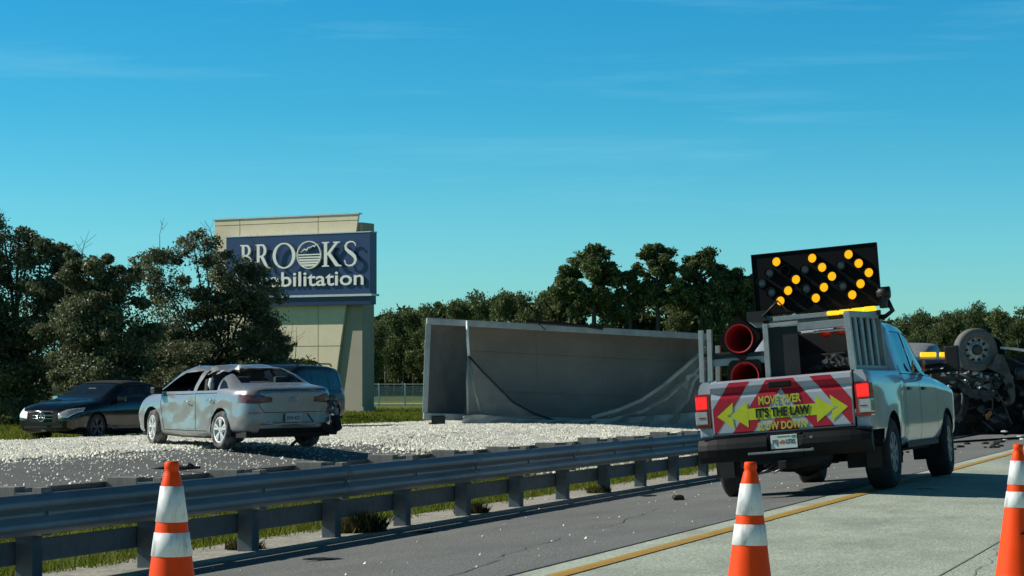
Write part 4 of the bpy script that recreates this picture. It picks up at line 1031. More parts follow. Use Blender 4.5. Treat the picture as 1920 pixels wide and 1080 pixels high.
# ================================================================== dark SUV behind
M_glass2 = mat('privacy_glass', (0.006, 0.010, 0.014), 0.06, spec=.4, var=0)
M_blue = mat('dark_blue_paint', (0.008, 0.014, 0.022), 0.3, metal=.0, coat=.1, spec=.35, var=.08)
SUVS = [(-.90, sec(.48, .55, .62, 1.0, .58, .54, 1.28, 1.32)), (-.86, sec(.38, .74, .80, 1.05, .74, .62, 1.46, 1.50)), (-.72, sec(.34, .86, .90, 1.07, .84, .65, 1.60, 1.66)), (-.4, sec(.30, .89, .925, 1.07, .87, .67, 1.66, 1.72)),
        (.2, sec(.25, .90, .93, 1.06, .88, .68, 1.69, 1.75)), (1.0, sec(.24, .90, .93, 1.05, .88, .68, 1.70, 1.76)), (1.7, sec(.24, .90, .93, 1.04, .88, .67, 1.66, 1.72)), (2.05, sec(.24, .90, .93, 1.03, .87, .68, 1.52, 1.58)), (2.45, sec(.25, .90, .93, 1.02, .86, .70, 1.26, 1.30)),
        (2.75, sec(.26, .90, .93, 1.00, .85, .72, 1.07, 1.11)), (3.1, sec(.27, .88, .92, .97, .83, .70, 1.02, 1.05)), (3.4, sec(.29, .84, .87, .92, .78, .66, .97, .99)), (3.55, sec(.32, .74, .78, .84, .68, .56, .88, .90)), (3.6, sec(.4, .6, .64, .74, .56, .46, .77, .78))]
VP = place(-5.78, 62.3, 180 - 22, z=.0)
VC = empty('suv_car', mw=VP); tag(VC, 'dark blue SUV half hidden behind the silver saloon', 'car')
bm = loft_bm(SUVS, 4, 3); arches(bm, (0, 2.70), .37, .42, .55)
for pred in (LS_, RS_):
    for pl in ([(-.62, 1.15), (.05, 1.12), (.10, 1.56), (-.50, 1.53)], [(.12, 1.12), (1.02, 1.10), (1.05, 1.60), (.18, 1.57)], [(1.10, 1.10), (2.35, 1.08), (1.98, 1.40), (1.70, 1.55), (1.13, 1.60)]):
        cutout(bm, pl, 'y', pred, 'side_window', M_glass2, VC, off=-.006)
    for pl in ([(.40, .45), (.22, .80), (.14, 1.05), (1.05, 1.03), (1.04, .36), (.48, .36)], [(1.08, .36), (1.10, 1.03), (2.35, 1.0), (2.2, .36)]):
        cutout(bm, pl, 'y', pred, 'door', M_blue, VC, gap=.009)
cutout(bm, [(-.60, 1.14), (-.52, 1.50), (.52, 1.50), (.60, 1.14)], 'x', lambda f: f.calc_center_median().x < -.5, 'rear_window', M_glass, VC, off=-.006)
cutout(bm, [(1.86, -.56), (1.86, .56), (2.62, .68), (2.62, -.68)], 'z', lambda f: f.normal.z > .2 and f.calc_center_median().z > 1.08, 'windscreen', M_glass, VC, off=-.005)
for s in (1, -1): cutout(bm, [(s * .62, .95), (s * .62, 1.1), (s * .95, 1.12), (s * .95, .93)], 'x', lambda f: f.calc_center_median().x < -.5, 'tail_lamp', M_redl, VC, off=.005)
finish(bm, 'body', M_blue, VC); liners(VC, (0, 2.70), .37, .42, .55, .88)
for (x, s) in ((0, 1), (0, -1), (2.70, 1), (2.70, -1)): wheel(VC, (x, s * .92, .36), s, .36, .24, .23, M_tyre, M_rim, 6, 'plain')
b = MB(); b.bb(-.8, 3.3, -.78, .78, .26, .6); b.build('underbody', M_under, VC)
b = MB()
for s in (1, -1): b.tube([(-.45, s * .62, 1.72), (-.35, s * .62, 1.78), (1.5, s * .62, 1.79), (1.62, s * .62, 1.73)], .022, 6)
b.build('roof_rails', M_black, VC)
rj = random.Random(3); b = MB()
for i in range(18): b.box((-.86 + rj.uniform(-.06, .12), -.80 + rj.uniform(-.14, .1), .60 + rj.uniform(-.12, .36)), (rj.uniform(.04, .12), rj.uniform(.04, .14), rj.uniform(.02, .10)), Matrix.Rotation(rj.uniform(0, 3), 3, Vector((rj.random(), rj.random(), rj.random())).normalized()))
b.build('crumpled_corner', mat('crumpled_bumper_skin', (.16, .17, .18), .5, metal=.4, var=.5, scale=9), SC)
# ================================================================== traffic cones
M_or = mat('orange_cone_plastic', (0.98, 0.072, 0.004), 0.5, spec=.2, var=.1, dirt=(0.40, 0.05, 0.02), dscale=8, damt=.5, dlo=.58)
M_band = mat('reflective_band', (0.80, 0.82, 0.80), 0.5, var=.12, scale=12, dirt=(0.16, 0.17, 0.17), dscale=20, damt=.85, dlo=.50, stretch=(1, 1, .3))
M_cbase = mat('rubber_cone_base', (0.007, 0.007, 0.007), 0.9, spec=.15)
def cone_parts(root, h=.914, m=None):
    m = m or M_or
    r = lambda t: .032 + .118 * t / .90       # radius by distance below the top
    b = MB(); b.smooth = True; n = 32
    b.lathe([(0, .008), (0, .026), (-.008, .030), (-.030, .031), (-.038, .027), (-.050, .033), (-.10, r(.10)), (-.45, r(.45)), (-.80, r(.80)), (-.865, r(.865) + .004), (-.875, .165), (-.88, .17)], (0, 0, h), (0, 0, 1), n)
    b.build('cone_body', m, root)
    b = MB(); b.prism([(-.18, -.15), (-.15, -.18), (.15, -.18), (.18, -.15), (.18, .15), (.15, .18), (-.15, .18), (-.18, .15)], (0, 0, .0), (1, 0, 0), (0, 1, 0), (0, 0, 1), .035); b.build('cone_base', M_cbase, root, bevel=.006)
    for (a, c) in ((.102, .252), (.294, .394)):
        b = MB(); b.smooth = True; b.lathe([(-a, r(a) - .001), (-a - .002, r(a) + .003), (-c + .002, r(c) + .003), (-c, r(c) - .001)], (0, 0, h), (0, 0, 1), n); b.build('reflective_band', M_band, root)
for (px, D, rz, lx_, lab) in ((322, 9.33, .3, 0, 'orange traffic cone standing in front of the guardrail, left of the three'),
                          (1404, 10.63, .8, .8, 'orange traffic cone standing behind the pickup truck bumper, the middle of the three'),
                          (1909, 14.0, .1, 0, 'orange traffic cone at the right edge of the road with a dark scuff')):
    x = (px - CX) / FPX * D; c = empty('traffic_cone', (x, D, gz(x, D) + .004), rz=rz); tag(c, lab, 'traffic cone', 'traffic cones around the crash'); cone_parts(c)
    if px == 1404: c.rotation_euler = (0, R(.8), .8)
    if px > 1900:
        b = MB(); b.smooth = True; b.tube([(-.012 + .02 * i, -.111 - .002 * (i == 1), .36 + .006 * (i % 2)) for i in range(3)], [.004, .009, .004], 6); b.build('scuff_mark', M_cbase, c)
        c.rotation_euler = (0, 0, 0)

# ================================================================== loose things on the road
M_deb = mat('dark_debris', (0.03, 0.022, 0.02), .8, var=.3)
def lump(name, label, cat, loc, r, seed, m, flat=.6):
    bm = bmesh.new(); bmesh.ops.create_icosphere(bm, subdivisions=2, radius=r); rr = random.Random(seed)
    for v in bm.verts: v.co *= rr.uniform(.72, 1.15); v.co.z *= flat; v.co.x *= 1.3
    me = bpy.data.meshes.new(name); bm.to_mesh(me); bm.free(); me.materials.append(m); o = link(name, me); o.location = loc; tag(o, label, cat); return o
x, D = (1271 - CX) / FPX * 26.5, 26.5; lump('rock_lump', 'small dark reddish lump of debris on the asphalt shoulder left of the pickup', 'debris', (x, D, gz(x, D) + .03), .065, 2, M_deb)
x, D = (1742 - CX) / FPX * 26.3, 26.3; lump('paper_scrap', 'flat pale scrap lying in the pickup truck shadow', 'debris', (x, D, gz(x, D) + .012), .11, 3, M_whl, flat=.06)
x, D = (808 - CX) / FPX * 61, 61; lump('red_reflector', 'small red lens piece on the gravel under the trailer corner', 'debris', (x, D, 1.3 - (797 - HY) / FPX * D), .07, 4, M_redl, flat=1.2)
b = MB(); b.smooth = True; x, D = (322 - CX) / FPX * 33, 33.0; z0 = gz(x, D)
b.tube([(x - .28, D, z0 + .02), (x - .10, D + .1, z0 + .04), (x + .05, D, z0 + .05), (x + .2, D - .1, z0 + .03), (x + .42, D, z0 + .04)], [.02, .03, .05, .03, .02], 6)
b.tube([(x - .15, D, z0 + .15), (x - .02, D, z0 + .09), (x + .08, D, z0 + .03)], [.015, .025, .02], 6); b.tube([(x + .2, D, z0 + .02), (x + .26, D, z0 + .09), (x + .33, D, z0 + .05)], [.02, .03, .02], 6)
tag(b.build('bumper_fragment', M_black), 'twisted black plastic fragment on the far shoulder behind the left cone', 'debris')
b = MB(); x, D = (165 - CX) / FPX * 30, 30
for i, (pxx, pyy) in enumerate(((655, 893), (240, 905), (980, 1018))):
    pass
for i, (s, l, dx, dy) in enumerate(((16.6, 7.3, .22, .04), (20.5, 7.9, .16, .05), (27.5, 7.6, .14, .04))):
    c = S(s, l); o = lump('rubber_shred', ('flat black rubber shred on the shoulder near the left cone', 'thin black rubber shred on the shoulder under the guardrail', 'small black shred on the shoulder in the guardrail shadow')[i], 'debris', (c.x, c.y, c.z + .012), .06, 20 + i, M_black, flat=.2); o.scale = (dx / .1, 1, 1)

# ================================================================== overturned dump trailer
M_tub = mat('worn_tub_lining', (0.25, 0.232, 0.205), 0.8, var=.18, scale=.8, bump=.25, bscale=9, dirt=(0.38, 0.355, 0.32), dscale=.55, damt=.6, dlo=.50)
M_tubout = mat('trailer_skin', (0.30, 0.33, 0.33), 0.5, metal=.3, var=.15)
M_trim = mat('trailer_top_rail', (0.34, 0.37, 0.36), 0.5, metal=.35, var=.2, scale=3, dirt=(.16, .17, .16), dscale=2, damt=.5)
M_bow = mat('white_bow', (0.75, 0.77, 0.78), .4)
M_tarp = mat('mesh_tarp', (0.36, 0.355, 0.32), .85, var=.35, scale=3, alpha=.38, bump=.5, bscale=8)
M_tarp2 = mat('rolled_tarp', (0.42, 0.415, 0.375), .85, var=.4, scale=2.2, bump=.7, bscale=6)
TL, BL, TR, BR = P(803, 602, 60), P(797, 780, 60), P(1330, 632, 62), P(1330, 799, 62)
TC = empty('dump_trailer', (BL.x, BL.y, gz(BL.x, BL.y))); tag(TC, 'grey dump trailer lying on its side with its open top facing the road', 'trailer')
O_ = Vector(TC.location); q = lambda v: Vector(v) - O_
bk = Vector((.12, 1.0, .02)).normalized()
def lerp4(u, v): return TL.lerp(TR, u).lerp(BL.lerp(BR, u), v)
NU, NV = 28, 14; b = MB(); b.smooth = True; rj = random.Random(12); V = []
def tubpt(u, v, off=0.0):
    # depth profile: rounded tub, sloping end walls
    du = min(1, u / .12, (1 - u) / .08); dv = math.sin(math.pi * min(1, max(0, v))) ** .42 if 0 < v < 1 else 0
    dpt = 1.55 * max(0, min(1, du)) * (dv if dv > 0 else 0)
    dent = .05 * math.sin(u * 19 + v * 5) * math.sin(v * 7) * (1 if 0 < v < 1 else 0) + .06 * math.exp(-((u - .72) / .05) ** 2 - ((v - .45) / .2) ** 2)
    return q(lerp4(u, v) + bk * (dpt + off + (dent if dpt > .5 else 0)))
us = [0, .03, .06, .09] + list(np.linspace(.12, .90, NU)) + [.92, .95, .98, 1]; vs2 = [0, .012, .04, .09, .16] + list(np.linspace(.25, .75, NV)) + [.84, .91, .96, .988, 1]
for u in us:
    for v in vs2: V.append(tubpt(u, v))
n = len(vs2); F = [(i * n + j, i * n + j + 1, (i + 1) * n + j + 1, (i + 1) * n + j) for i in range(len(us) - 1) for j in range(n - 1)]
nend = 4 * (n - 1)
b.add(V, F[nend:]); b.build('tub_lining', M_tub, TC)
b = MB(); b.smooth = True; b.add(V[:5 * n], F[:nend]); b.build('end_wall', mat('end_wall_painted_shade', (.13, .128, .12), .8, var=.25, scale=2, dirt=(.16, .155, .14), dscale=2, damt=.5), TC)  # darker than the lining: the end wall's shade is put into its colour
for v in (.3, .72):
    b = MB(); b.tube([tubpt(u, v, -.012) for u in np.linspace(.13, .9, 24)], .014, 4); b.build('weld_seam', M_tub, TC)
for u in (.36, .60, .84):
    b = MB(); b.tube([tubpt(u, v, -.004) for v in vs2[2:-2]], .010, 4); b.build('weld_seam', M_tub, TC)
b = MB(); b.smooth = True; V = [tubpt(u, v, .07) if 0 < u < 1 and 0 < v < 1 else q(lerp4(u, v) + bk * .02) for u in us for v in vs2]; b.add(V, F); b.build('tub_skin', M_tubout, TC)
for k, (a, c, wd) in enumerate(((TL, TR, .17), (BL, BR, .18), (TL, BL, .11), (TR, BR, .11))):
    e = (c - a).normalized() * .05
    if k < 2:
        b = MB(); b.bar(q(a - e), q(c + e), .16, wd, up=(0, 0, 1)); b.build('top_rail', M_trim, TC, bevel=.02)
    else:
        b = MB(); b.bar(q(a - Vector((0, 0, .09))), q(c + Vector((0, 0, .09))), wd, .15); b.build('end_rail', M_trim, TC, bevel=.02)
for u in (.25, .38, .62, .80):
    b = MB(); pts = [tubpt(u, v, .13) for v in (.02, .05, .12, .25, .4, .5, .6, .75, .88, .95, .98)]; b.tube(pts, .06, 4); b.build('rib', M_tubout, TC)
b = MB(); b.smooth = True; zf = .10
f0 = lambda px, py, dd=0.0: q(P(px, py, 59.75 + (px - 800) / 520 * 2 + dd))
b.tube([f0(876, 601), f0(877, 640), f0(879, 668)], .038, 8); b.build('tarp_bow', M_bow, TC)
b = MB(); b.smooth = True; b.tube([f0(879, 668), f0(876, 715), f0(878, 792)], .04, 8); b.tube([f0(880, 675), f0(888, 725), f0(904, 785)], .035, 8); b.build('tarp_bow', M_trim, TC)
def sheet(name, m, top, bot, n=26, k=7, dd=-.02, wave=.05, seed=1):
    b = MB(); b.smooth = True; V = []; rr = random.Random(seed); xs = np.linspace(top[0][0], top[-1][0], n); xb = np.linspace(bot[0][0], bot[-1][0], n)
    for i in range(n):
        yt = np.interp(xs[i], [p[0] for p in top], [p[1] for p in top]); yb = np.interp(xb[i], [p[0] for p in bot], [p[1] for p in bot])
        for j in range(k):
            t = j / (k - 1); V.append(f0(xs[i] * (1 - t) + xb[i] * t, yt * (1 - t) + yb * t, dd + wave * math.sin(i * .9 + j * .8 + seed) * math.sin(t * math.pi)))
    b.add(V, [(i * k + j, i * k + j + 1, (i + 1) * k + j + 1, (i + 1) * k + j) for i in range(n - 1) for j in range(k - 1)]); return b.build(name, m, TC)
sheet('tarp', M_tarp, [(879, 668), (905, 695), (930, 722), (960, 752), (1000, 774), (1040, 786)], [(878, 786), (1040, 793)], seed=1)
sheet('tarp', M_tarp, [(1060, 787), (1110, 781), (1160, 768), (1200, 750), (1240, 722), (1285, 685), (1322, 650)], [(1060, 796), (1180, 799), (1322, 800)], seed=2, wave=.12)
sheet('tarp', M_tarp, [(1140, 783), (1190, 772), (1230, 752), (1270, 722), (1300, 698), (1324, 672)], [(1140, 797), (1324, 801)], seed=5, wave=.2, dd=-.14)
sheet('rolled_tarp', M_tarp2, [(868, 779), (900, 777), (960, 783), (1020, 787), (1080, 787), (1160, 784), (1240, 778), (1322, 772)], [(866, 797), (960, 798), (1100, 799), (1322, 801)], n=60, k=6, dd=-.22, wave=.14, seed=3)
for pts, r in (([(879, 668), (905, 697), (932, 724), (962, 754), (1002, 776), (1042, 789), (1100, 791), (1160, 787)], .028),
               ([(1324, 652), (1285, 688), (1242, 724), (1202, 751), (1160, 769), (1110, 783)], .06), ([(1324, 675), (1290, 712), (1250, 748), (1205, 772), (1150, 786)], .045), ([(1306, 700), (1290, 706), (1284, 728)], .07), ([(1322, 690), (1300, 715), (1290, 750), (1262, 780)], .05)):
    b = MB(); b.smooth = True; b.tube([f0(px, py, -.1) for px, py in pts], r, 6); b.build('tarp_hem', M_tarp2 if r > .03 else M_black, TC)
b = MB(); b.tube([f0(985, 603, .1), f0(1030, 606, .1), f0(1100, 611, .1), (f0(1130, 616, .1))], .05, 6); b.build('hose', M_black, TC)
b = MB(); b.bar(f0(1008, 606, -.07), f0(1024, 619, -.07), .05, .02); b.build('rail_splice', M_black, TC)
b = MB(); b.add([f0(810, 782), f0(836, 782), f0(828, 800), f0(818, 800)], [(0, 1, 2, 3)]); b.box(f0(822, 790, .3), (.36, .4, .3)); b.build('mudflap', M_black, TC)
# wheels and frame on the far side
b = MB()
for zz in (.5, 1.4): b.bar(q(lerp4(.08, .5) + bk * 2.0) + Vector((0, 0, zz - 1)), q(lerp4(.95, .5) + bk * 2.0) + Vector((0, 0, zz - 1)), .12, .3)
b.build('chassis', M_under, TC)
for u in (.12, .27):
    for zz in (-.75, .85):
        c_ = q(lerp4(u, .5) + bk * 2.25) + Vector((0, 0, zz)); W_ = empty('wheel', c_, parent=TC); b = MB(); b.smooth = True
        b.lathe([(0, .28), (.02, .42), (.04, .5), (.24, .5), (.28, .4), (.28, .28)], (0, 0, -.14), (0, 0, 1), 28, close=True); b.build('tyre', M_tyre, W_)
        b = MB(); b.cyl((0, 0, -.08), (0, 0, .08), .285, n=20); b.build('rim', M_rim, W_)
# ================================================================== white pickup truck
M_white = mat('white_truck_paint', (0.43, 0.46, 0.50), 0.25, var=.05, coat=.6, spec=.5, dirt=(0.42, 0.43, 0.42), dscale=2.0, damt=.35, dlo=.55)
M_red = mat('red_reflective_tape', (0.42, 0.008, 0.022), 0.35, var=.1, scale=10)
M_lime = mat('lime_reflective_tape', (0.52, 0.60, 0.015), 0.4, var=.12, scale=10)
M_limeink = mat('faded_lime_lettering', (0.50, 0.50, 0.05), 0.5, var=.25, scale=20)
M_blk = mat('black_lettering', (0.006, 0.006, 0.006), 0.5)
M_bump = mat('textured_black_bumper', (0.006, 0.007, 0.008), 0.55, var=.15, spec=.22)
M_frame = mat('dull_aluminium_frame', (0.36, 0.40, 0.39), 0.5, metal=.35, var=.15, scale=8, dirt=(.18, .2, .2), dscale=7, damt=.5)
M_mesh = mat('dark_cage_panel', (0.030, 0.034, 0.035), .8, var=.3, scale=3, bump=.08, bscale=50, spec=.2)
M_greyp = mat('grey_cage_panel', (0.13, 0.15, 0.15), .7, var=.3, scale=5)
M_truckrim = mat('grey_steel_rim', (0.16, 0.17, 0.18), .4, metal=.6)
TP = place(3.53, 26.3, -20.6, z=-0.015, roll=-4.8)
TK = empty('pickup_truck', mw=TP); tag(TK, 'white crew cab pickup truck with red chevron tailgate and arrow board parked on the shoulder', 'truck')
# --- bed sides
BP = [(.86, .60), (.95, .52), (.985, .58), (1.0, .72), (1.0, .98), (1.006, 1.10), (1.012, 1.20), (1.0, 1.29), (.975, 1.35), (.94, 1.378), (.88, 1.38), (.86, 1.36), (.86, .60)]
for sd in (1, -1):
    xs = np.linspace(-1.12, .80, 26); bm = bmesh.new(); g_ = []
    for x in xs:
        fl = .035 * math.exp(-(x / .52) ** 4); row = []
        k = 1 - .03 * max(0, (-1.0 - x) / .12)
        for (y, z) in BP:
            yy = y * k + (fl if y > .9 and z < 1.15 else 0) * max(0, 1 - max(0, z - .95) / .2); row.append(bm.verts.new((x, sd * yy, z)))
        g_.append(row)
    for i in range(len(xs) - 1):
        for j in range(len(BP) - 1): bm.faces.new((g_[i][j], g_[i][j + 1], g_[i + 1][j + 1], g_[i + 1][j]))
    for row in (g_[0], g_[-1]): bm.faces.new(row[:-1])
    bmesh.ops.remove_doubles(bm, verts=bm.verts, dist=.0005); bmesh.ops.recalc_face_normals(bm, faces=bm.faces)
    for f in bm.faces: f.smooth = abs(f.normal.x) < .9
    F = region(bm, circ(0, .40, .50, 24), 'y', lambda f: True); bmesh.ops.delete(bm, geom=F, context='FACES')
    F = region(bm, [(-1.2, .45), (-.5, .45), (-.5, .70), (-1.2, .70)], 'y', lambda f: True); bmesh.ops.delete(bm, geom=F, context='FACES')
    finish(bm, 'bed_side', M_white, TK)
b = MB(); b.bb(-1.10, .80, -.86, .86, .86, .90); b.bb(.78, .80, -.9, .9, .86, 1.37); b.build('bed_floor', M_white, TK)
b = MB(); b.smooth = True
for sd in (1, -1):
    n = 16; V = []
    for y in (.55, 1.0):
        for i in range(n + 1):
            a = math.pi * (i / n) * 1.16 - .25; V.append((.505 * math.cos(a), sd * y, .40 + .505 * math.sin(a)))
    b = MB(); b.smooth = True; b.add(V, [(i, i + 1, n + 2 + i, n + 1 + i) for i in range(n)]); b.add(V[:n + 1] + [(0, sd * .55, .3)], [(i, i + 1, n + 1) for i in range(n)]); b.build('wheel_liner', M_under, TK)
# --- cab
def csec(zb, ws, wm, zbelt, wb, wr, zr, zt):
    return [(0, zb), (ws - .10, zb), (ws, zb + .05), (wm - .005, zb + .22), (wm, .88), (wm + .004, zbelt - .18), (wm - .002, zbelt - .07), (wb, zbelt),
            (wb * .5 + wr * .5 + .02, zbelt * .48 + zr * .52), (wr, zr), (wr * .8, zr * .3 + zt * .7), (wr * .4, zt - .004), (0, zt)]
CAB = [(.84, csec(.44, .93, .995, 1.31, .96, .74, 1.88, 1.95)), (.90, csec(.44, .94, 1.0, 1.31, .965, .745, 1.92, 1.99)), (1.4, csec(.44, .94, 1.0, 1.305, .965, .745, 1.95, 2.02)), (1.95, csec(.44, .94, 1.0, 1.30, .965, .745, 1.945, 2.02)),
       (2.3, csec(.44, .94, 1.0, 1.295, .965, .745, 1.90, 1.97)), (2.62, csec(.44, .94, 1.0, 1.29, .96, .76, 1.72, 1.79)), (2.95, csec(.44, .94, 1.0, 1.28, .955, .79, 1.46, 1.52)), (3.18, csec(.45, .94, 1.0, 1.27, .95, .82, 1.34, 1.40)),
       (3.5, csec(.46, .94, 1.0, 1.25, .94, .80, 1.32, 1.39)), (4.0, csec(.46, .95, 1.005, 1.22, .93, .78, 1.29, 1.36)), (4.4, csec(.48, .94, .995, 1.17, .91, .74, 1.24, 1.30)), (4.62, csec(.5, .90, .95, 1.10, .86, .68, 1.16, 1.21)), (4.72, csec(.54, .84, .90, 1.02, .8, .6, 1.08, 1.12))]
bm = loft_bm(CAB, 4, 3)
F = region(bm, circ(3.80, .40, .49, 24), 'y', lambda f: abs(f.calc_center_median().y) > .6); bmesh.ops.delete(bm, geom=F, context='FACES')
for pred in (LS_, RS_):
    cutout(bm, [(1.04, 1.37), (1.88, 1.355), (1.88, 1.86), (1.22, 1.87), (1.10, 1.80)], 'y', pred, 'side_window', M_glass, TK, off=-.008)
    cutout(bm, [(1.98, 1.355), (2.86, 1.335), (2.80, 1.42), (2.50, 1.68), (2.30, 1.82), (2.14, 1.86), (1.98, 1.86)], 'y', pred, 'side_window', M_glass, TK, off=-.008)
    cutout(bm, [(.98, .50), (.95, 1.33), (1.92, 1.325), (1.92, .50)], 'y', pred, 'door', M_white, TK, gap=.009)
    cutout(bm, [(1.945, .50), (1.945, 1.325), (2.98, 1.30), (3.10, 1.0), (3.12, .50)], 'y', pred, 'door', M_white, TK, gap=.009)
cutout(bm, [(2.36, -.66), (2.36, .66), (3.06, .76), (3.06, -.76)], 'z', lambda f: f.normal.z > .2 and f.calc_center_median().z > 1.4, 'windscreen', M_glass, TK, off=-.005)
cutout(bm, [(-.62, 1.42), (-.58, 1.85), (.58, 1.85), (.62, 1.42)], 'x', lambda f: f.calc_center_median().x < .9, 'rear_window', M_glass, TK, off=-.005)
finish(bm, 'cab_body', M_white, TK); liners(TK, (3.80,), .40, .49, .6, .97)
for (x, s) in ((0, 1), (0, -1), (3.80, 1), (3.80, -1)):
    wheel(TK, (x, s * 1.0, .415), s, .415, .28, .235, M_tyre, M_truckrim, 8, 'plain', steer=R(3) if x > 1 else 0)
# --- tailgate with contoured skin
TGP = [(-1.160, .755), (-1.172, .785), (-1.172, 1.17), (-1.150, 1.235), (-1.190, 1.30), (-1.182, 1.352), (-1.10, 1.376)]
b = MB(); V = [(x, y, z) for y in (-.815, .815) for (x, z) in TGP + [(-1.10, .755)]]; n = len(TGP) + 1
b.add(V, [(i, (i + 1) % n, n + (i + 1) % n, n + i) for i in range(n)] + [tuple(range(n)), tuple(range(2 * n - 1, n - 1, -1))]); TG = b.build('tailgate', M_white, TK, bevel=.004)
def tgx(z): return float(np.interp(z, [p[1] for p in TGP[:6]], [p[0] for p in TGP[:6]]))
def clip(poly, a, bb, c):   # keep a*u+b*v<=c
    o_ = []
    for i in range(len(poly)):
        p, q_ = poly[i], poly[(i + 1) % len(poly)]; dp = a * p[0] + bb * p[1] - c; dq = a * q_[0] + bb * q_[1] - c
        if dp <= 0: o_.append(p)
        if dp * dq < 0: t = dp / (dp - dq); o_.append((p[0] + t * (q_[0] - p[0]), p[1] + t * (q_[1] - p[1])))
    return o_
def decal(name, polys, m, off):
    b = MB()
    for poly in polys:
        poly = clip(clip(clip(clip(poly, 1, 0, .80), -1, 0, .80), 0, 1, 1.350), 0, -1, -.770)
        for z0, z1 in zip([p[1] for p in TGP[:5]], [p[1] for p in TGP[1:6]]):
            if len(poly) < 3: continue
            c = clip(clip(poly, 0, 1, z1), 0, -1, -z0)
            if len(c) >= 3: b.add([(tgx(z) - off, -u, z) for u, z in c], [tuple(range(len(c)))])
    return b.build(name, m, TG)
sl_ = 1.33; hw = .118
for k, A in enumerate((1.97, 1.40, .86)):
    for sg in (-1, 1):
        P_ = []
        e = lambda z, d: max(0.0, (A - z) / sl_ + d)
        z0, z1 = .76, 1.36; pts = []
        # band |u| between (A-z)/s-hw and +hw, clipped at u=0
        band = [((A - z0) / sl_ - hw, z0), ((A - z0) / sl_ + hw, z0), ((A - z1) / sl_ + hw, z1), ((A - z1) / sl_ - hw, z1)]
        band = clip(band, -1, 0, 0)
        if len(band) >= 3: decal('red_chevron', [[(sg * u, z) for u, z in band]], M_red, .0025)
def tri(tip, bx, zc, h): return [(tip, zc), (bx, zc + h), (bx, zc - h)]
zc = .975
decal('yellow_arrow', [[(-.42, zc - .065), (.42, zc - .065), (.42, zc + .065), (-.42, zc + .065)]], M_lime, .0050)
for sg in (-1, 1):
    decal('arrow_head', [tri(sg * .60, sg * .395, zc, .148)], M_lime, .0056)
    o_t = tri(sg * .755, sg * .555, zc, .148)
    decal('arrow_head', [[(sg * .755, zc), (sg * .56, zc + .148), (sg * .575, zc + .03), (sg * .64, zc)]], M_lime, .0056)
    decal('arrow_head', [[(sg * .755, zc), (sg * .64, zc), (sg * .575, zc - .03), (sg * .56, zc - .148)]], M_lime, .0056)
text_mesh("IT'S THE LAW", .138, M_blk, TG, 'tailgate_lettering', bold=.0055, sx=.74, loc=(-1.182, -.005, .933), rot=rotx, depth=.003)
text_mesh("MOVE OVER", .130, M_limeink, TG, 'tailgate_lettering', bold=.004, sx=.68, loc=(-1.180, .02, 1.078), rot=rotx, depth=.003)
text_mesh("SLOW DOWN", .122, M_limeink, TG, 'tailgate_lettering', bold=.004, sx=.72, loc=(-1.180, .01, .785), rot=rotx, depth=.003)
b = MB(); b.bb(-1.20, -1.15, -.13, .13, 1.255, 1.325); b.build('tailgate_handle', M_bump, TK, bevel=.012)
# --- tail lamps
M_brake = mat('lit_brake_lamp', (0.5, 0.01, 0.01), .2, emit=(1.0, 0.02, 0.015), estr=.95)
for sd in (1, -1):
    L0 = empty('tail_lamp', (0, 0, 0), parent=TK)
    b = MB(); b.bb(-1.165, -.93, sd * .835, sd * 1.008, .855, 1.245); b.build('lamp_housing', M_redl, L0, bevel=.02)
    b = MB(); b.bb(-1.178, -1.0, sd * .865, sd * 1.000, 1.07, 1.215); b.build('brake_lens', M_brake, L0, bevel=.015)
    b = MB(); b.bb(-1.176, -.98, sd * .865, sd * 1.014, .895, 1.045); b.build('reverse_lens', M_clear, L0, bevel=.012)
    b = MB(); b.bb(-1.181, -1.17, sd * .89, sd * .97, .965, .98); b.bb(-1.181, -1.17, sd * .862, sd * .872, .895, 1.045); b.build('lens_divider', M_redl, L0)
    b = MB(); b.bb(-1.13, -1.05, sd * .83, sd * .985, .745, .855); b.build('corner_panel', M_white, TK, bevel=.02)
# --- bumper
BPR = [(-1.225, .455), (-1.29, .52), (-1.315, .60), (-1.30, .66), (-1.255, .72), (-1.20, .735), (-1.10, .735), (-1.10, .455)]
for nm, y0, y1, mm in (('bumper', .17, 1.0, M_bump), ('bumper', -1.0, -.22, M_bump)):
    b = MB(); V = []; steps = 7
    for i in range(steps + 1):
        y = y0 + (y1 - y0) * i / steps; cur = .09 * (abs(y) / 1.0) ** 5
        V += [(x + (cur if x < -1.15 else 0), y, z + .0) for x, z in BPR]
    n = len(BPR); F = [(i * n + j, i * n + (j + 1) % n, (i + 1) * n + (j + 1) % n, (i + 1) * n + j) for i in range(steps) for j in range(n)] + [tuple(range(n)), tuple(range((steps + 1) * n - 1, steps * n - 1, -1))]
    b.add(V, F); b.build(nm, mm, TK, bevel=.006)
b = MB(); b.bb(-1.27, -1.12, -.22, .17, .45, .735); b.build('bumper_centre', M_bump, TK, bevel=.01)
b = MB(); b.bb(-1.30, -1.26, -.35, .40, .515, .545); b.bb(-1.30, -1.255, -.36, -.32, .52, .68); b.build('step_edge', mat('worn_grey_trim', (.2, .22, .22), .5, var=.4, scale=14), TK, bevel=.008)
b = MB(); b.bb(-1.225, -1.20, -.95, .95, .735, .745); b.build('bumper_step_pad', M_bump, TK)
b = MB(); b.bb(-1.282, -1.272, -.175, .13, .565, .718); pl = b.build('licence_plate', M_plate, TK, bevel=.003)
M_po = mat('plate_orange', (.45, .16, .04), .5); M_pg = mat('plate_green', (.12, .25, .16), .5)
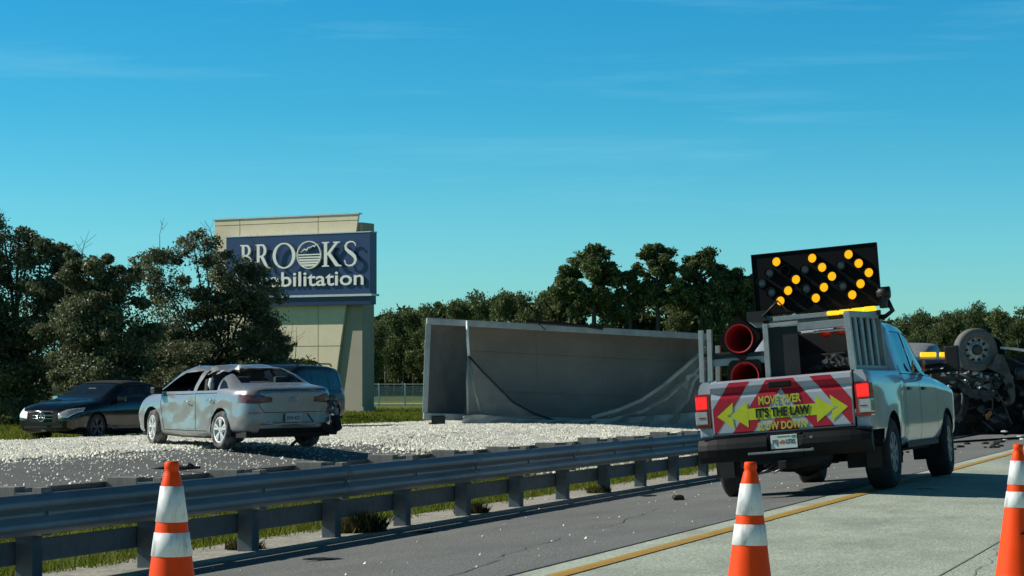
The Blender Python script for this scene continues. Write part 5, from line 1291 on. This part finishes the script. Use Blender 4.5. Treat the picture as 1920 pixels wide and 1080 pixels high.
text_mesh('PTJ', .075, M_ink, pl, 'plate_lettering', bold=.0012, sx=.62, loc=(-1.284, .080, .614), rot=rotx, depth=.002); text_mesh('UT85', .075, M_ink, pl, 'plate_lettering', bold=.0012, sx=.62, loc=(-1.284, -.095, .614), rot=rotx, depth=.002)
b = MB(); b.cyl((-1.2825, -.010, .638), (-1.2845, -.010, .638), .024, n=12); b.cyl((-1.2825, .018, .632), (-1.284, .018, .632), .016, n=10); b.build('plate_fruit', M_po, pl)
b = MB(); b.box((-1.2835, -.022, .699), (.002, .15, .012)); b.box((-1.2835, -.135, .695), (.003, .045, .025)); b.build('plate_heading', M_pg, pl)
b = MB(); b.bb(-1.29, -1.265, -.26, -.19, .58, .70); b.build('trailer_socket', M_black, TK, bevel=.01)
# underside
b = MB(); b.bb(-1.1, 4.3, -.45, -.35, .50, .62); b.bb(-1.1, 4.3, .35, .45, .50, .62); b.bb(-1.2, -1.0, -.5, .5, .40, .52); b.bb(.9, 3.1, -.85, .85, .40, .50); b.build('chassis', M_under, TK)
b = MB(); b.smooth = True; b.cyl((0, -.75, .40), (0, .75, .40), .055, n=12); b.lathe([(-.2, .02), (-.16, .14), (0, .20), (.16, .14), (.2, .02)], (0, .05, .40), (1, 0, 0), 16); b.build('rear_axle', M_under, TK)
b = MB(); b.smooth = True; b.lathe([(0, .22), (.02, .36), (.06, .39), (.18, .39), (.22, .36), (.22, .22)], (-.72, -.02, .30), (.12, 0, 1), 28, close=True); b.cyl((-.72, -.02, .36), (-.70, -.02, .44), .24, n=20); b.build('spare_wheel', M_tyre, TK)
b = MB(); b.bb(-1.36, -1.15, -.045, .045, .34, .43); b.build('tow_hitch', M_under, TK, bevel=.008)
b = MB(); b.smooth = True; b.tube([(-1.0, .15, .38), (-1.15, .2, .33), (-1.28, .12, .30), (-1.32, -.02, .36)], .012, 6); b.tube([(-1.0, .22, .4), (-1.2, .3, .31), (-1.3, .18, .34)], .009, 6); b.build('tow_chain', M_truckrim, TK)
for sd in (1, -1): b = MB(); b.bb(-.52, -.50, sd * .78, sd * .96, .26, .50); b.build('mud_flap', M_black, TK)
b = MB(); b.bb(1.0, 3.1, -.98, -.90, .44, .50); b.build('sill_trim', M_bump, TK); b = MB(); b.bb(1.0, 3.1, .90, .98, .44, .50); b.build('sill_trim', M_bump, TK)
b = MB(); b.bb(1.5, 2.0, -.7, -.5, .30, .44); b.smooth = True; b.cyl((1.3, -.6, .36), (2.2, -.6, .36), .09, n=12); b.build('exhaust', M_under, TK)
# mirrors, handles
for sd in (1, -1):
    b = MB(); b.bar((2.66, sd * .96, 1.42), (2.60, sd * 1.28, 1.44), .06, .05); b.bar((2.66, sd * .96, 1.35), (2.60, sd * 1.28, 1.36), .05, .05); b.build('mirror_arm', M_black, TK)
    b = MB(); b.bb(2.54, 2.64, sd * 1.24, sd * 1.42, 1.33, 1.66); b.build('mirror_head', M_black, TK, bevel=.02)
    for hx in (1.10, 2.07):
        b = MB(); b.bb(hx, hx + .16, sd * .995, sd * 1.03, 1.13, 1.165); b.build('door_handle', M_black, TK, bevel=.008)
M_reflpatch = mat('painted_orange_reflection', (.75, .20, .02), .5, var=.2, scale=30)  # orange reflection in the side windows, painted as flat patches
b = MB(); b.prism([(1.70, 1.37), (1.86, 1.37), (1.86, 1.50)], (0, -.955, 0), (1, 0, 0), (0, 0, 1), (0, -1, 0), .012); b.build('window_reflection_patch', M_reflpatch, TK)
b = MB(); b.prism([(2.42, 1.36), (2.72, 1.36), (2.66, 1.50), (2.50, 1.52)], (0, -.958, 0), (1, 0, 0), (0, 0, 1), (0, -1, 0), .012); b.build('window_reflection_patch', M_reflpatch, TK)

# ---- cage and cone rack on the bed (bolted to the truck)
def post_(a, c, wd=.055, nm='cage_post', m=None, dp=None): b = MB(); b.bar(a, c, wd, dp or wd); return b.build(nm, m or M_frame, TK, bevel=.004)
post_((-1.04, -.83, 1.38), (-1.04, -.80, 2.03), .07)
post_((-1.04, .15, 1.36), (-1.04, .14, 1.985), .06)
post_((-1.04, .93, 1.385), (-1.04, .90, 1.98), .055); post_((-1.04, .83, 1.385), (-1.04, .80, 1.98), .055); post_((-.72, .83, 1.385), (-.72, .80, 1.80), .055)
post_((.70, .86, 1.38), (.70, .84, 2.03), .06); post_((.70, -.83, 1.38), (.70, -.80, 2.06), .06)
post_((.70, -.84, 2.07), (.70, .86, 2.07), .07, 'headache_rail'); post_((.70, -.80, 1.72), (.70, .84, 1.72), .05, 'headache_rail')
post_((-1.04, .17, 1.96), (-1.04, -.24, 1.965), .045, 'cage_rail'); post_((-.30, .14, 1.945), (-.30, -.80, 1.95), .09, 'cage_rail'); post_((-.32, -.24, 1.87), (-.32, -.80, 1.875), .03, 'cage_rail')
post_((-1.04, -.80, 2.01), (.70, -.79, 2.04), .07, 'cage_rail'); post_((-1.04, -.83, 1.41), (.70, -.83, 1.41), .05, 'cage_rail')
post_((-1.04, .91, 1.69), (-1.04, .55, 1.69), .03, 'strap', M_black)
post_((-1.02, .80, 1.66), (-1.02, .18, 1.655), .05, 'rack_shelf', M_black); post_((-.98, .80, 1.60), (-.98, .18, 1.595), .09, 'rack_shelf')
for k, xx in enumerate((-.72, -.38, -.02, .34)):
    b = MB(); b.hexa([(xx, -.835, 1.43), (xx + .13, -.835, 1.43), (xx + .13, -.815, 1.43), (xx, -.815, 1.43), (xx, -.81, 2.0), (xx + .13, -.81, 2.0), (xx + .13, -.79, 2.0), (xx, -.79, 2.0)]); b.build('cage_slat', M_frame, TK)
b = MB(); b.bb(-1.0, .68, -.775, -.765, 1.43, 1.99); b.build('side_panel', M_greyp, TK)
b = MB(); b.bb(-1.035, -1.02, -.22, .125, 1.38, 1.935); b.build('mesh_panel', M_mesh, TK)
b = MB(); b.bb(-.15, .6, -.74, .12, .95, 1.62); b.build('storage_box', M_mesh, TK, bevel=.02)
b = MB(); b.bb(.3, .62, -.72, .10, 1.62, 1.9); b.build('storage_box', M_mesh, TK, bevel=.02)
b = MB(); b.bb(-1.0, .62, .125, .135, 1.0, 1.93); b.build('divider_panel', M_mesh, TK)
bm = bmesh.new(); bmesh.ops.create_grid(bm, x_segments=22, y_segments=14, size=1.0); rr = random.Random(4)
for v in bm.verts: x, y = v.co.x, v.co.y; v.co = (-.62 + x * .36, -.52 + y * .24, 1.42 + .16 * math.exp(-((x - .2) ** 2 + y * y) * 1.5) + rr.uniform(-.03, .03))
finish(bm, 'bundled_net', M_mesh, TK)
for yy, zz, c_ in ((-.30, 1.86, M_or), (-.48, 1.87, M_or), (-.70, 1.88, M_plate)):
    b = MB(); b.smooth = True; b.cyl((-.25, yy, zz), (.10, yy, zz), .035, .05, 12); b.build('stowed_tool', c_, TK)
# light bar and arrow board mounting
M_amber = mat('lit_amber_lens', (.5, .25, .01), .3, emit=(1.0, 0.60, 0.01), estr=1.25)
post_((.50, .42, 2.105), (.50, -.24, 2.105), .055, 'light_bar_base'); post_((.56, -.24, 2.07), (.56, -.86, 2.07), .05, 'light_bar_base', M_black)
for k in range(4):
    b = MB(); u0 = .245 + k * .148; b.bb(.44, .54, -u0, -u0 - .138, 2.085 + k * .002, 2.135 + k * .004); b.build('amber_light', M_amber, TK, bevel=.014)
post_((.70, .55, 1.95), (.62, .55, 2.35), .06, 'board_support', M_black); post_((.70, -.75, 1.95), (.62, -.75, 2.35), .06, 'board_support', M_black)
b = MB(); b.bb(.56, .72, -.96, -.86, 2.12, 2.32); b.smooth = True; b.cyl((.60, -.84, 2.30), (.60, -.99, 2.30), .07, n=12); b.tube([(.62, -.95, 2.2), (.62, -1.0, 2.08), (.66, -.90, 2.02), (.68, -.82, 2.02)], .03, 6); b.build('tilt_motor', M_black, TK)
b = MB(); b.bb(.5, .72, .50, .75, 2.10, 2.22); b.smooth = True; b.tube([(.5, .55, 2.15), (.5, .35, 2.32), (.5, .25, 2.2), (.5, .1, 2.14)], .014, 6); b.build('tilt_actuator', M_black, TK)
# stowed cones in the rack: things of their own
for (yy, zz, rot, lab) in ((.455, 1.845, R(41), 'orange cone stored on its side in the upper truck rack, open base facing back'), (.42, 1.41, R(2), 'orange cone stored on its side low behind the tailgate')):
    root = empty('stowed_cone', mw=TP @ Matrix.Translation((-1.06, yy, zz)) @ Matrix.Rotation(rot, 4, 'X')); tag(root, lab, 'traffic cone', 'cones stored on the truck')
    b = MB(); o_ = []
    n = 28; R_o = .19; V = []
    sq = lambda a: (R_o / max(abs(math.cos(a)), abs(math.sin(a))) if True else 0)
    for x in (0, .035):
        for i in range(n):
            a = 2 * math.pi * i / n; rr_ = min(sq(a), R_o * 1.3); V.append((x, rr_ * math.cos(a), rr_ * math.sin(a)))
        for i in range(n):
            a = 2 * math.pi * i / n; V.append((x, .155 * math.cos(a), .155 * math.sin(a)))
    F = []
    for i in range(n):
        j = (i + 1) % n; F += [(i, j, n + j, n + i), (2 * n + i, 2 * n + j, 3 * n + j, 3 * n + i), (i, j, 2 * n + j, 2 * n + i)]
    b.add(V, F); b.build('cone_base', M_cbase, root)
    b = MB(); b.smooth = True; b.lathe([(-.008, .166), (-.010, .156), (.0, .150), (.3, .113), (.6, .07), (.85, .035), (.87, .03), (.85, .042), (.3, .12), (.04, .160), (-.008, .166)], (0, 0, 0), (1, 0, 0), 30); b.build('cone_body', mat('red_cone_inside', (.40, .010, .012), .5, var=.1), root)
    b = MB(); b.box((.06, .0, .0), (.06, .40, .40)); b2 = MB(); V = []
    for k in range(3):
        b2.prism([(-.19, -.19), (.19, -.19), (.19, .19), (-.19, .19)], (.05 + k * .05, 0, 0), (0, 1, 0), (0, 0, 1), (1, 0, 0), .0)
    b3 = MB()
    for k in range(3):
        x = .05 + k * .055
        for (ya, yb, za, zb_) in ((-.19, .19, .16, .19), (-.19, .19, -.19, -.16), (-.19, -.16, -.16, .16), (.16, .19, -.16, .16)): b3.bb(x, x + .035, ya, yb, za, zb_)
    b3.build('nested_cone_base', M_cbase, root)
# ---- arrow board (raised panel)
M_board = mat('matt_black_board', (.006, .007, .008), .8, var=.2, spec=.15)
M_off = mat('unlit_lamp', (.20, .21, .20), .35, var=.25, scale=60)
M_on = mat('lit_amber_lamp', (.5, .2, .01), .3, emit=(1.0, 0.47, 0.008), estr=1.1)
AB = empty('arrow_board', mw=TP @ Matrix.Translation((.56, -.115, 2.165)) @ Matrix.Rotation(R(0.2), 4, 'X')); tag(AB, 'black arrow board with amber lamps raised above the pickup bed', 'arrow board')
BW, BH = 1.51, .73
b = MB(); b.bb(0, .055, -BW / 2, BW / 2, 0, BH); b.build('panel', M_board, AB, bevel=.006)
b = MB()
for (y0, y1, z0, z1) in ((-BW / 2 - .01, BW / 2 + .01, BH, BH + .012), (-BW / 2 - .01, BW / 2 + .01, -.012, 0), (-BW / 2 - .01, -BW / 2, 0, BH), (BW / 2, BW / 2 + .01, 0, BH)): b.bb(-.012, .06, y0, y1, z0, z1)
b.build('panel_frame', M_board, AB)
Mi = np.linalg.inv(np.array([[1400, 52], [-134, 690]])); lit = [(322, 282), (730, 243), (1140, 203), (842, 348), (1253, 305), (545, 485), (953, 450), (1366, 410), (455, 612), (862, 575), (1273, 535), (367, 730), (770, 697), (1180, 660)]
off_ = [(240, 410), (645, 370), (1050, 325), (152, 527), (262, 633), (660, 592), (1072, 562)]
mesh_on = mesh_off = hood = None
for (pt_, on) in [(p, 1) for p in lit] + [(p, 0) for p in off_] + [((430, 382), 2)]:
    u, v = Mi @ (np.array(pt_) - np.array([35, 212])); y = BW / 2 - u * BW; z = BH - v * BH
    if hood is None:
        b = MB(); b.smooth = True; n = 20; b.lathe([(0, .062), (-.05, .062), (-.05, .056), (0, .056)], (0, 0, 0), (1, 0, 0), n); hood = b.build('lamp_hood', M_board, AB); h_ = hood
        b = MB(); b.smooth = True; b.lathe([(-.004, .0005), (-.028, .0005), (-.026, .022), (-.018, .042), (-.004, .053)], (0, 0, 0), (1, 0, 0), n); mesh_on = b.build('lamp', M_on, AB); l_ = mesh_on
        b = MB(); b.smooth = True; b.lathe([(-.004, .0005), (-.022, .0005), (-.020, .022), (-.014, .042), (-.004, .053)], (0, 0, 0), (1, 0, 0), n); mesh_off = b.build('lamp', M_off, AB); mo = mesh_off
        first_off = True
    else:
        h_ = hood.copy(); scn.collection.objects.link(h_); h_.parent = AB
        if on == 1: l_ = mesh_on.copy(); scn.collection.objects.link(l_); l_.parent = AB
        elif on == 0:
            if first_off: l_ = mesh_off; first_off = False
            else: l_ = mesh_off.copy(); scn.collection.objects.link(l_); l_.parent = AB
        else: l_ = None
    h_.location = (-.001, y, z)
    if l_: l_.location = (-.002, y, z)
# ================================================================== overturned lorry
M_wr = mat('grimy_underside', (.018, .019, .019), .75, var=.5, scale=4, bump=.6, bscale=14)
M_wr2 = mat('grey_grimy_metal', (.085, .09, .09), .6, metal=.3, var=.5, scale=5, dirt=(.02, .02, .02), dscale=4, damt=.8, dlo=.45)
M_wr3 = mat('bright_torn_metal', (.66, .67, .62), .5, metal=.4, var=.5, scale=8)
WX, WD = 10.8, 52.0
WK = empty('overturned_lorry', (WX, WD, gz(WX, WD))); tag(WK, 'overturned wrecked lorry with its wheel up in the air blocking the road', 'truck')
O2 = Vector(WK.location)
def wq_(px, py, dd=0.0): return P(px, py, WD + dd) - O2
rj = random.Random(77)
def hull(pts, d0, d1, name, m, jit=.05, parent=None):
    b = MB(); n = len(pts); V = [wq_(x, y, d0) + Vector((0, rj.uniform(-jit, jit), 0)) for x, y in pts] + [wq_(x, y, d1) for x, y in pts]
    b.add(V, [tuple(range(n)), tuple(range(2 * n - 1, n - 1, -1))] + [(i, (i + 1) % n, n + (i + 1) % n, n + i) for i in range(n)]); return b.build(name, m, parent or WK)
hull([(1752, 700), (1790, 690), (1830, 697), (1870, 705), (1905, 690), (1960, 690), (2080, 700), (2080, 812), (1960, 814), (1860, 815), (1752, 817), (1740, 760)], .3, 3.0, 'cab_underside', M_wr)
hull([(1874, 672), (1930, 668), (2100, 690), (2100, 705), (1900, 700)], .2, 2.6, 'cab_wall', M_wr)
hull([(1790, 652), (1806, 652), (1808, 694), (1788, 694)], -.1, .9, 'battery_box', M_wr2, .0)
hull([(1750, 684), (1800, 688), (1800, 703), (1750, 705)], .0, 1.6, 'frame_rail', M_wr)
# crumpled skin: jittered grid pieces all over the underside
def crumple(name, x0, x1, y0, y1, m, nx, ny, amp, d0=.2, tone=None):
    b = MB(); V = []
    for i in range(nx + 1):
        for j in range(ny + 1):
            V.append(wq_(x0 + (x1 - x0) * i / nx + rj.uniform(-3, 3), y0 + (y1 - y0) * j / ny + rj.uniform(-3, 3), d0 + rj.uniform(-amp, amp)))
    b.add(V, [(i * (ny + 1) + j, i * (ny + 1) + j + 1, (i + 1) * (ny + 1) + j + 1, (i + 1) * (ny + 1) + j) for i in range(nx) for j in range(ny)]); return b.build(name, m, WK)
crumple('crumpled_floor', 1745, 2080, 695, 814, M_wr, 26, 10, .22)
b = MB(); b.smooth = True; b.cyl(wq_(1762, 752, -.5), wq_(1812, 760, -.5), .24, n=20); b.build('fuel_tank', M_wr, WK)
for x in (1772, 1800): b = MB(); b.smooth = True; b.lathe([(-.03, .25), (-.03, .262), (.03, .262), (.03, .25)], wq_(x, 753.6 + (x - 1772) * .16, -.5), wq_(1812, 760, 0) - wq_(1762, 752, 0), 20); b.build('tank_strap', M_wr2, WK)
b = MB(); b.bar(wq_(1745, 700, -.3), wq_(1860, 708, -.3), .16, .22); b.bar(wq_(1745, 715, .0), wq_(1845, 724, .0), .05, .2); b.build('frame_rail', M_wr2, WK, bevel=.015)
for k in range(5): b = MB(); b.bar(wq_(1800 + k * 2, 728 + k * 3.4, -.42), wq_(1868 - k * 2, 736 + k * 3.4, -.42), .10, .035); b.build('spring_leaf', M_wr2, WK)
b = MB(); b.smooth = True; b.cyl(wq_(1905, 700, -.4), wq_(1990, 706, -.4), .15, n=14); b.cyl(wq_(1912, 735, -.4), wq_(1990, 750, -.4), .09, n=12); b.build('exhaust_pipe', M_wr2, WK)
hull([(1916, 770), (1960, 762), (1990, 770), (1990, 800), (1925, 803)], -.4, .2, 'step_panel', M_wr2, .04)
# wheel: steel hub facing the road
def big_wheel(px, py, r, yaw, dd=-.5, hub=mat('steel_hub', (.38, .39, .37), .5, metal=.4, var=.5, scale=8), tilt=0):
    W_ = empty('wheel', wq_(px, py, dd), parent=WK); W_.rotation_euler = (R(tilt), 0, R(yaw))
    b = MB(); b.smooth = True; b.lathe([(0, r * .60), (-.02, r * .72), (-.01, r * .80), (.0, r * .92), (.04, r), (.22, r), (.27, r * .92), (.28, r * .7), (.26, r * .58)], (0, 0, 0), (0, 1, 0), 40, close=True); b.build('tyre', mat('worn_lorry_tyre', (.14, .14, .13), .85, var=.2, dirt=(.07, .07, .065), dscale=5, damt=.6), W_)
    b = MB(); b.smooth = True; b.lathe([(.0, r * .62), (.02, r * .58), (.06, r * .56), (.10, r * .52), (.085, r * .40), (.05, r * .26), (.05, .001)], (0, 0, 0), (0, 1, 0), 40); b.build('rim', hub, W_)
    b = MB(); b.smooth = True; b.lathe([(.05, r * .25), (-.03, r * .23), (-.05, r * .15), (-.05, .001)], (0, 0, 0), (0, 1, 0), 24); b.build('hub', M_wr2, W_)
    for k in range(10):
        a = 2 * math.pi * k / 10; b = MB(); b.cyl((math.cos(a) * r * .46, .065, math.sin(a) * r * .46), (math.cos(a) * r * .46, .12, math.sin(a) * r * .46), r * .058, n=10); b.build('hand_hole', M_under, W_)
        a += .3; b = MB(); b.cyl((math.cos(a) * r * .31, .03, math.sin(a) * r * .31), (math.cos(a) * r * .31, .07, math.sin(a) * r * .31), r * .03, n=6); b.build('wheel_nut', M_wr3, W_)
    return W_
big_wheel(1833, 656, .50, 12)
b = MB(); b.smooth = True; b.lathe([(0, .44), (.25, .46), (.4, .3)], wq_(1848, 664, -.1), (0.2, 1, 0), 24); b.build('brake_drum', M_wr, WK)
b = MB(); b.smooth = True; b.cyl(wq_(1836, 657, -.1), wq_(1850, 664, 2.2), .08, n=10); b.build('axle', M_wr, WK)
# bent bracket with holes
BR_ = [(1866, 666), (1880, 664), (1892, 690), (1903, 722), (1904, 745), (1898, 757), (1885, 722), (1874, 700), (1852, 690), (1862, 680)]
hull(BR_, -.62, -.56, 'bent_bracket', M_wr2, .02)
for (x, y) in ((1880, 708), (1895, 723), (1886, 728)):
    b = MB(); c_ = wq_(x, y, -.66); b.cyl(c_, c_ + Vector((0, .06, 0)), .055, n=10); b.build('bracket_hole', M_under, WK)
for pts, r, m in (([(1856, 716), (1862, 724), (1880, 752), (1893, 786), (1898, 795)], .022, M_wr2), ([(1860, 722), (1861, 745), (1861, 770)], .018, M_wr2), ([(1843, 790), (1850, 795), (1864, 808)], .022, M_wr2), ([(1861, 770), (1870, 780), (1881, 795)], .022, M_wr2),
                  ([(1876, 652), (1892, 653), (1925, 658), (1990, 668)], .035, M_wr3), ([(1880, 667), (1900, 674), (1916, 682), (1990, 700)], .03, M_wr2), ([(1818, 735), (1812, 720), (1825, 712)], .02, M_wr2), ([(1835, 735), (1845, 752), (1862, 745)], .03, M_wr2),
                  ([(1800, 700), (1820, 712), (1850, 708)], .03, M_wr2), ([(1770, 765), (1800, 770), (1830, 762)], .04, M_wr), ([(1920, 700), (1980, 690), (2060, 720)], .05, M_wr), ([(1905, 720), (1945, 760), (2010, 770)], .04, M_wr)):
    b = MB(); b.smooth = True; b.tube([wq_(x, y, -.45) for x, y in pts], r, 6); b.build('bent_pipe', m, WK)
hull([(1846, 778), (1858, 769), (1861, 776), (1850, 788)], -.5, -.4, 'amber_marker', mat('amber_marker_lens', (.35, .12, .02), .4), .0)
b = MB(); b.tube([wq_(1843, 780, -.45), wq_(1847, 768, -.45), wq_(1862, 766, -.45)], .02, 6); b.build('marker_frame', M_wr2, WK)
for i in range(78):
    x = rj.uniform(1755, 1872); y = 692 + abs(rj.gauss(0, 1)) * 14 + (x - 1755) * .10; br = rj.random() < .42
    if i > 56: x = rj.uniform(1760, 1990); y = rj.uniform(720, 805); br = False
    b = MB(); c_ = wq_(x, y, -.35 + rj.uniform(-.15, .2)); n = rj.randint(4, 6); rad = rj.uniform(.04, .11) * (1.0 if br else 1.3)
    V = [c_ + Vector((math.cos(6.28 * k / n) * rad * rj.uniform(.6, 1.4), rj.uniform(-.05, .05), math.sin(6.28 * k / n) * rad * rj.uniform(.4, 1.1))) for k in range(n)] + [c_ + Vector((0, -.07, 0)), c_ + Vector((0, .08, 0))]
    b.add(V, [(k, (k + 1) % n, n) for k in range(n)] + [((k + 1) % n, k, n + 1) for k in range(n)]); b.build('torn_metal', M_wr3 if br else M_wr2, WK)
for (x, y, D_, w_) in ((1884, 793, 50.5, 'below the bent pipes, the upper left one'), (1917, 785, 50.5, 'at the right edge below the lorry'), (1883, 809, 49.5, 'lowest one beneath the bent pipes'), (1912, 818, 48.8, 'nearest the road edge at the far right')):
    X = (x - CX) / FPX * D_; o = lump('glass_shard', 'small bright shard ' + w_, 'debris', (X, D_, max(gz(X, D_) + .02, 1.3 - (y - HY) / FPX * D_ if y > 800 else gz(X, D_) + .02)), .06, int(x), M_bow, flat=.4); o['group'] = 'shards below the overturned lorry'
for i in range(34):
    s = rj.uniform(44, 50.5); l = rj.uniform(2.8, 8.5); c = S(s, l); o = lump('crash_debris', 'dark scrap of crash debris strewn in front of the overturned lorry', 'debris', (c.x, c.y, c.z + .02), rj.uniform(.03, .09), i, M_wr if i % 3 else M_wr2, flat=.5); o['group'] = 'scraps in front of the overturned lorry'

# ================================================================== tow truck beyond it
M_tow = mat('pale_tow_paint', (.05, .055, .06), .4, var=.15, coat=.3)
TX, TD = (1757 - CX) / FPX * 66, 66.0
TT = empty('tow_truck', (TX, TD, gz(TX, TD)), rz=R(-96)); tag(TT, 'dark tow truck with lit amber light bar seen beyond the pickup cab', 'truck')
TOW = [(-.1, csec(.7, .95, 1.05, 1.5, 1.0, .85, 2.10, 2.16)), (.0, csec(.6, 1.0, 1.08, 1.55, 1.05, .88, 2.16, 2.22)), (1.0, csec(.6, 1.0, 1.08, 1.55, 1.05, .88, 2.18, 2.24)), (1.5, csec(.6, 1.0, 1.08, 1.52, 1.04, .9, 2.02, 2.08)), (1.95, csec(.6, 1.0, 1.08, 1.45, 1.02, .92, 1.62, 1.68)), (2.3, csec(.6, 1.0, 1.08, 1.42, 1.0, .9, 1.48, 1.54)), (3.3, csec(.6, .95, 1.02, 1.30, .94, .8, 1.36, 1.42)), (3.5, csec(.65, .85, .92, 1.15, .84, .7, 1.22, 1.26))]
bm = loft_bm(TOW, 3, 2)
F = region(bm, circ(2.6, .5, .55, 20), 'y', lambda f: abs(f.calc_center_median().y) > .6); bmesh.ops.delete(bm, geom=F, context='FACES')
for pred in (LS_, RS_): cutout(bm, [(.35, 1.58), (1.6, 1.55), (1.35, 1.95), (1.1, 2.1), (.35, 2.1)], 'y', pred, 'side_window', M_glass, TT, off=-.005)
cutout(bm, [(1.15, -.75), (1.15, .75), (1.85, .85), (1.85, -.85)], 'z', lambda f: f.normal.z > .2 and f.calc_center_median().z > 1.6, 'windscreen', M_glass, TT)
finish(bm, 'cab_body', M_tow, TT)
b = MB(); b.bb(-5.2, -.2, -1.15, 1.15, .95, 1.15); b.build('deck', M_tow, TT, bevel=.02)
b = MB(); b.bb(-1.0, -.25, -1.1, 1.1, 1.15, 2.05); b.build('tool_locker', M_wr2, TT, bevel=.03)
b = MB(); b.bar((-.4, 0, 1.2), (-1.9, 0, 2.35), .28, .3); b.build('boom', M_tow, TT, bevel=.02)
for k, (y0, y1) in enumerate(((-.52, -.06), (.04, .52))):
    b = MB(); b.bb(.25, .50, y0, y1, 2.30, 2.43); b.build('amber_light', M_amber, TT, bevel=.03)
b = MB(); b.bb(.22, .52, -.55, .55, 2.22, 2.30); b.bb(.9, 1.0, -.5, .1, 1.75, 2.1); b.build('light_bar_base', M_chrome, TT)
for x in (2.6, -3.2, -4.3):
    for sd in (1, -1): wheel(TT, (x, sd * 1.12, .50), sd, .50, .3, .29, M_tyre, M_truckrim, 8, 'plain')
b = MB(); b.bb(-5.0, 3.2, -.5, .5, .55, .9); b.build('chassis', M_under, TT)
# pale roof of a further vehicle left of it
VX = (1690 - CX) / FPX * 72; VT = empty('grey_van', (VX, 72, gz(VX, 72)), rz=R(-110)); tag(VT, 'grey van showing only its roof between pickup cab and tow truck', 'van')
VAN = [(-2.2, csec(.5, .85, .95, 1.3, .93, .82, 2.25, 2.32)), (-2.1, csec(.45, .9, 1.0, 1.35, .98, .86, 2.38, 2.45)), (.8, csec(.45, .9, 1.0, 1.35, .98, .86, 2.40, 2.47)), (1.3, csec(.45, .9, 1.0, 1.33, .97, .86, 2.15, 2.2)), (2.0, csec(.45, .9, 1.0, 1.28, .95, .86, 1.4, 1.46)), (2.7, csec(.5, .85, .95, 1.1, .88, .8, 1.18, 1.22)), (2.85, csec(.55, .75, .82, .95, .76, .68, 1.0, 1.05))]
bm = loft_bm(VAN, 3, 2)
for pred in (LS_, RS_): cutout(bm, [(.2, 1.45), (1.45, 1.42), (1.1, 2.05), (.2, 2.1)], 'y', pred, 'side_window', M_glass, VT, off=-.005)
cutout(bm, [(1.0, -.75), (1.0, .75), (1.9, .85), (1.9, -.85)], 'z', lambda f: f.normal.z > .15 and f.calc_center_median().z > 1.5, 'windscreen', M_glass, VT)
finish(bm, 'van_body', mat('grey_van_paint', (.25, .26, .26), .4), VT)
for x in (1.9, -1.5):
    for sd in (1, -1): wheel(VT, (x, sd * .98, .36), sd, .36, .24, .22, M_tyre, M_truckrim, 6, 'plain')
bpy.context.view_layer.update()
